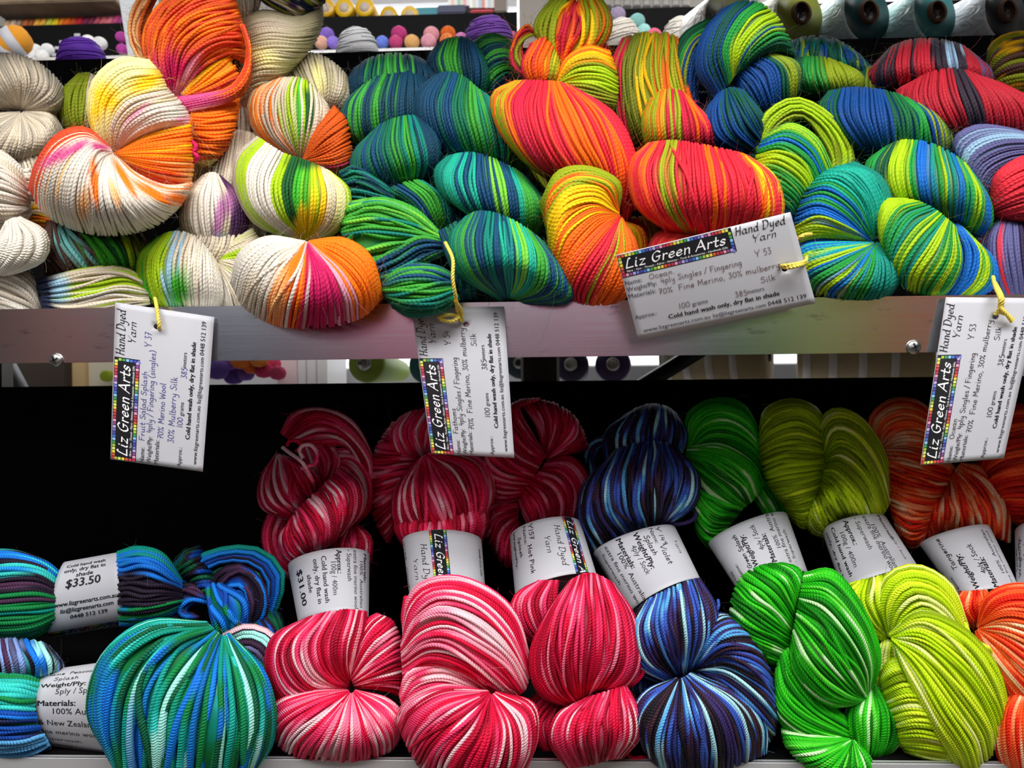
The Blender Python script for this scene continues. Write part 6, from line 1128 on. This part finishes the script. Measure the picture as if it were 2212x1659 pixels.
bk = ['#f0f0ec', '#f4c8c0', '#e8f0e8', '#a8d0c0', '#e8e0d0', '#f0b8b8', '#e8f4f4', '#ffffff', '#e0e8d0', '#f0f0ff', '#b8d8e0', '#e89890', '#f4f4ec', '#c8e0e8']
for i in range(16):
    xa = 968 + i * 6.6
    pbox('pattern_book', xa, -60 + (i % 3) * 4, xa + 5.8, 17 if i > 6 else 12, TB + .03, .12, mat('book_spine', bk[i % 14], .6), ['ivory', 'blush', 'mint white', 'sage', 'oatmeal', 'pink', 'ice blue', 'white', 'pale olive', 'lilac white', 'sky', 'coral', 'bone', 'celadon', 'second ivory', 'second blush'][i] + ' thin pattern book in the row at the top middle', 'book', 'thin pattern books in the row at the top middle', bevel=.0006)
pbox('grey_box', 1068, -60, 1092, 26, TB + .02, .1, mat('taupe_box', '#8a8078', .7), 'taupe box beside the steel post at the top', 'box')
# left: books, floss skeins, leaning white panel
for (xa, xb, ya, yb, colr, lb) in [(62,92,6,50,'#e8ecf0','white book at the left end of the small group'), (92,128,10,46,'#2c5a38','dark green book with a leafy cover'), (128,152,6,46,'#4a4a50','charcoal book between the green and teal ones'), (152,170,4,46,'#2c8c74','teal book with a dark back'), (170,187,6,44,'#e4e0d8','cream book beside the teal one'), (192,206,10,44,'#3cb89c','narrow mint book left of the broad one'), (206,228,5,42,'#34b890','broad mint book beside the leaning blue one'), (228,244,2,32,'#186a90','blue book leaning at the right of the group')]:
    pbox('craft_book', xa, ya, xb, yb, TB + .06, .02, mat('craft_cover', colr, .5, noisecol=('#9cc880', 60) if 'leafy' in lb else None), lb, 'book')
FL = ['#c8a888', '#d0b8a0', '#a89080', '#b86a3c', '#a85a30', '#e0a840', '#e8b048', '#c0c848', '#e8d020', '#e08828', '#e86a20', '#c05028', '#c02838', '#7a2848', '#7a3048', '#b85868', '#c86870', '#d87888', '#c05080', '#a04890']
FN = ['tan', 'pale tan', 'taupe', 'copper', 'brown', 'amber', 'pale amber', 'yellow green', 'bright yellow', 'marigold', 'vivid orange', 'brick', 'scarlet', 'wine', 'plum', 'dusty rose', 'salmon', 'candy pink', 'fuchsia', 'purple']
for i in range(20):
    xa = 4 + i * 13.1; ya = 50 - i * .55
    c0 = [xa + 2, ya + 13, 100 * (TB - .01)]; c1 = [xa + 12, ya - 6, 100 * (TB + .05)]
    t = thing('floss_skein', FN[i] + ' embroidery floss skein in the colour-graded row at the top left', 'thread', P(xa + 6, ya + 13, TB), 'embroidery floss skeins in the colour-graded row'); tb = P(xa + 6, ya + 13, TB)
    mb = MB(); g = [[(xa, ya + 13), (xa + 5, ya + 4), (xa + 9, ya - 6)], [(xa + 6, ya + 14), (xa + 10, ya + 4), (xa + 14, ya - 6)], [(xa + 12, ya + 13), (xa + 15, ya + 4), (xa + 19, ya - 6)]]
    coil_geo(mb, g, TB, mixw((1, FL[i])), sw=2.6, M=8, fuzz=0); new_obj('floss_strands', mb.build('floss_strands', M_SINGLE, tb), t, 'stuff')
def qbox(name, q, d0, d1, th, m, label, cat):
    """a thin slanted board through four image points"""
    V = [P(x, y, d) for (x, y), d in zip(q, (d0, d1, d1, d0))]; n = np.cross(V[1] - V[0], V[3] - V[0]); n /= np.linalg.norm(n)
    if n[1] < 0: n = -n
    V2 = [v + n * th for v in V]; base = np.mean(V, 0); o = new_obj(name, raw_mesh(name, V + V2, [(0, 1, 2, 3), (7, 6, 5, 4), (0, 4, 5, 1), (1, 5, 6, 2), (2, 6, 7, 3), (3, 7, 4, 0)], m, base)); o.location = base.tolist(); o['label'] = label; o['category'] = cat; return o
pbox('wooden_shelf', -40, -25, 246, 9, BD + .12, .1, mat('plain_wood', '#8a7660', .7, noisecol=('#6e5c48', 18)), 'wooden shelf edge at the very top left', 'shelf')
M_GPAN = mat('pale_panel', '#c4c8cc', .5)
qbox('room_divider', [(248,-60),(330,-60),(345,122),(277,122)], BD - .03, BD - .03, .012, M_GPAN, 'pale grey upright panel behind the orange skein', 'panel')
pbox('thread_tray', 50, 126, 135, 130, BB - .05, .09, M_WSH, 'white tray holding four white thread balls', 'tray', bevel=.0008)
for (px, py, wh) in [(166,75,'topmost'),(134,90,'second from the top'),(124,103,'second from the bottom'),(118,118,'lowest')]:
    c = P(px, py, BB + .05); pbox('price_card', px - 6, py - 3, px + 6, py + 3, BB + .05, .002, M_PAPER, wh + ' of the tiny white price cards on the black board', 'card', 'tiny white price cards on the black board', bevel=.0002)
for (px, py, lb) in [(28, 92, 'mustard ball of yarn with a white band, upper'), (10, 106, 'mustard ball of yarn with a white band, lower')]:
    c = P(px, py, BD - .08); k = (D0 + BD) / FPX; r = 30 * k; base = c - np.array([0, 0, r]); t = thing('banded_ball', lb, 'yarn', base); ax = (.75, .2, .5)
    new_obj('wound_ball', lathe('wound_ball', [(-r * 1.2, .2 * r), (-r * 1.1, r * .6), (-r * .7, r * .92), (-r * .35, r), (r * .35, r), (r * .7, r * .92), (r * 1.1, r * .6), (r * 1.2, .2 * r)], c, ax, mat('mustard_wool', '#d89020', .9, bump=(300, .8)), 32, base), t)
    new_obj('paper_band', lathe('paper_band', [(-r * .35, r * 1.01), (-r * .34, r * 1.04), (r * .34, r * 1.04), (r * .35, r * 1.01)], c, ax, M_PAPER, 32, base), t)
# top centre right: pale spools in a blurred row
for i in range(9):
    px = 1312 + i * 21; c = P(px, 4, BD + .3); k = (D0 + BD + .3) / FPX; r = 10 * k; base = c - np.array([0, 0, r * 1.2])
    t = thing('pale_spool', 'pale grey spool in the dim row at the top, right of the leaf-shaped loop', 'spool', base, 'pale spools in the dim row at the top')
    new_obj('spool_body', lathe('spool_body', [(-r * 1.3, 0.0), (-r * 1.3, r), (-r * 1.1, r * .9), (r * 1.1, r * .8), (r * 1.3, r * .9), (r * 1.3, 0.0)], c, (0, .15, 1), mat('pale_thread', '#989490', .7), 18, base), t)

# ---- goods seen through the gap under the rail
GD = BD + .05
def endcone(px, py, rpx, colr, label, hub, d=GD, hubr=.36, ax=(.12, 1, -.05), L=.2):
    c = P(px, py, d); k = (D0 + d) / FPX; r = rpx * k; base = c - np.array([0, 0, r]); root = thing('thread_cone', label, 'thread cone', base, 'thread cones lying under the rail')
    mm = mat('cone_thread', colr, .5, bump=(900, .4)); new_obj('cone_body', lathe('cone_body', [(0, r * hubr), (.003, r * .92), (.012, r), (L, r * .62), (L, 0)], c, ax, mm, 40, base), root)
    new_obj('cone_hub', lathe('cone_hub', [(-.004, 0.0), (-.004, r * hubr * .62), (-.009, r * hubr * .7), (-.009, r * hubr * .9), (0, r * hubr * 1.1)], c, ax, None, 32, base, [mat('hub_end', hub, .4), M_SCREW], [0, 1, 1, 1]), root)
endcone(788, 785, 42, '#7c9420', 'olive green thread cone seen end-on', '#8a8a84')
endcone(920, 788, 42, '#0c5a58', 'dark teal thread cone half behind the middle tag', '#60807c')
endcone(1122, 784, 34, '#1c3440', 'blackish teal cone tucked behind the steel post', '#303438')
endcone(1233, 787, 38, '#281a40', 'dark violet thread cone, nearer the steel post', '#f0f0ea')
endcone(1324, 787, 39, '#3c2058', 'purple thread cone, right of the violet one', '#f0f0ea')
def sidecone(px, py, rpx, label, ax, L):
    c = P(px, py, GD - .05); k = (D0 + GD) / FPX; r = rpx * k; base = c - np.array([0, 0, r]); root = thing('hemp_cone', label, 'yarn cone', base, 'beige cones with white bands under the rail')
    new_obj('cone_body', lathe('cone_body', [(0, r * .2), (0.0, r * .9), (.008, r), (L, r * .82), (L, 0)], c, ax, mat('hemp_twine', '#b4a482', .8, bump=(500, .8)), 40, base), root)
    new_obj('cone_hub', lathe('cone_hub', [(-.004, 0), (-.003, r * .2), (0, r * .22)], c, ax, M_STEEL, 24, base), root)
    for q in (.25, .48, .70, .9):
        t0 = L * q; rr = r + (r * .82 - r) * q
        new_obj('white_band', lathe('white_band', [(t0, rr * 1.0), (t0 + .001, rr * 1.025), (t0 + .011, rr * 1.02), (t0 + .012, rr * .99)], c, ax, mat('band_white', '#dcdad8', .6), 36, base), root)
sidecone(1662, 768, 66, 'beige cone with white bands under the lime and teal skein', (-.95, .45, 0), .17)
sidecone(2010, 762, 70, 'beige cone with white bands under the rail screw', (-.95, .3, 0), .2)
# brace and strut
def bar(name, p0, p1, r, m, label, cat):
    a = P(*p0); c = P(*p1); v = c - a; L = np.linalg.norm(v); base = a
    o = new_obj(name, lathe(name, [(0, 0), (0, r), (L, r), (L, 0)], (0, 0, 0), v, m, 4), None); o.location = a.tolist(); o['label'] = label; o['category'] = cat
bar('diagonal_brace', (1360, 850, .45), (1530, 745, .45), .012, mat('black_steel', '#16171a', .5), 'black diagonal brace under the rail', 'brace')
bar('metal_strut', (-10, 745, .5), (50, 860, .5), .012, mat('grey_steel', '#8a8a8c', .5), 'grey slanting strut at the far left under the rail', 'brace')
M_BRN = mat('brown_card', '#3a3028', .8)
pbox('brown_box', 20, 740, 141, 900, .9, .2, M_BRN, 'dark brown carton at the left under the rail', 'box')
pbox('tan_box', 141, 740, 184, 900, .92, .2, mat('tan_card', '#c4a878', .8), 'tan carton beside the brown one', 'box')
pbox('cream_box', 185, 740, 250, 900, .93, .2, mat('cream_card', '#c8c0ac', .8), 'cream carton between the tan one and the left tag', 'box')
pbox('storage_box', 600, 745, 642, 900, .95, .15, mat('pinkish_box', '#d8c0c4', .6), 'pinkish clear tub right of the tangled yarn pile', 'box')
for (xa, xb, lb) in [(643, 662, 'narrow pale tub, first of three'), (663, 684, 'narrow pale tub, second of three'), (685, 708, 'narrow pale tub, third of three')]:
    pbox('storage_box', xa, 750, xb - 2, 900, .95, .15, mat('clear_tub', '#d4d2d4', .4), lb + ', left of the olive cone', 'box')
for i, (px, py, rp, colr) in enumerate([(470,800,24,'#6a50a0'),(492,784,20,'#8a5ab8'),(505,812,22,'#5a4090'),(520,778,22,'#e07a30'),(545,790,20,'#d86a30'),(530,806,20,'#7a58a8'),(560,776,20,'#e89040'),(570,800,20,'#c83868'),(588,786,19,'#e04a70'),(600,806,18,'#d8507c'),(450,782,20,'#4a3a80'),(232,812,15,'#9ab030')]):
    ball(px, py, rp, .86 + .02 * (i % 3), colr, ['violet','lilac','deep violet','orange','dark orange','plum','amber','crimson','rose','pink','indigo','lime'][i] + (' ball in the blurred yarn pile under the rail' if i < 11 else ' ball in front of the cream carton'), 'tangled pile of bright balls under the rail', False)


# ---- unseen counter and cloth bolts, added so the rail has colours to mirror
ct = thing('counter', 'counter opposite the shelves that carries bolts of cloth', 'counter', (0, -.95, 0))
new_obj('counter_top', box_mesh('counter_top', (-1.9, -1.25, 1.0), (1.9, -.8, 1.03), M_WSH, (0, -.95, 0), .004), ct)
for sx in (-1.85, 1.75): new_obj('counter_leg', box_mesh('counter_leg', (sx, -1.2, 0), (sx + .1, -.85, 1.0), M_STEEL, (0, -.95, 0), .004), ct)
for (xa, xb, colr, nm) in [(-60,135,'#c07868','salmon'), (140,330,'#56667c','slate blue'), (335,520,'#5c6a78','grey blue'), (525,700,'#826a74','mauve grey'), (705,900,'#c46484','rose pink'), (905,1100,'#8c707c','pale plum'), (1105,1330,'#a86880','dusty pink'), (1335,1500,'#5c6068','steel grey'), (1505,1640,'#3c7c44','leaf green'), (1645,1860,'#8c9c40','pale lime'), (1865,2060,'#c86450','coral'), (2065,2280,'#989490','stone')]:
    a_ = (xa - 1106) / FPX * .5 * 3.8; b_ = (xb - 1106) / FPX * .5 * 3.8; cx = (a_ + b_) / 2; w_ = (b_ - a_) / 2
    t = thing('cloth_bolt', nm + ' bolt of cloth standing on the counter opposite', 'fabric', (cx, -1.0, 1.03), 'bolts of cloth on the counter opposite')
    new_obj('cloth', lathe('cloth', [(0, 0), (0, w_ * .9), (.01, w_), (.62, w_), (.63, w_ * .9), (.63, 0)], (cx, -1.0, 1.03), (0, 0, 1), mat('cloth_' + nm.replace(' ', '_'), colr, .9), 24, (cx, -1.0, 1.03)), t)
    new_obj('bolt_core', lathe('bolt_core', [(.625, .0), (.64, .02), (.66, .02), (.66, 0)], (cx, -1.0, 1.03), (0, 0, 1), M_CARD, 16, (cx, -1.0, 1.03)), t)
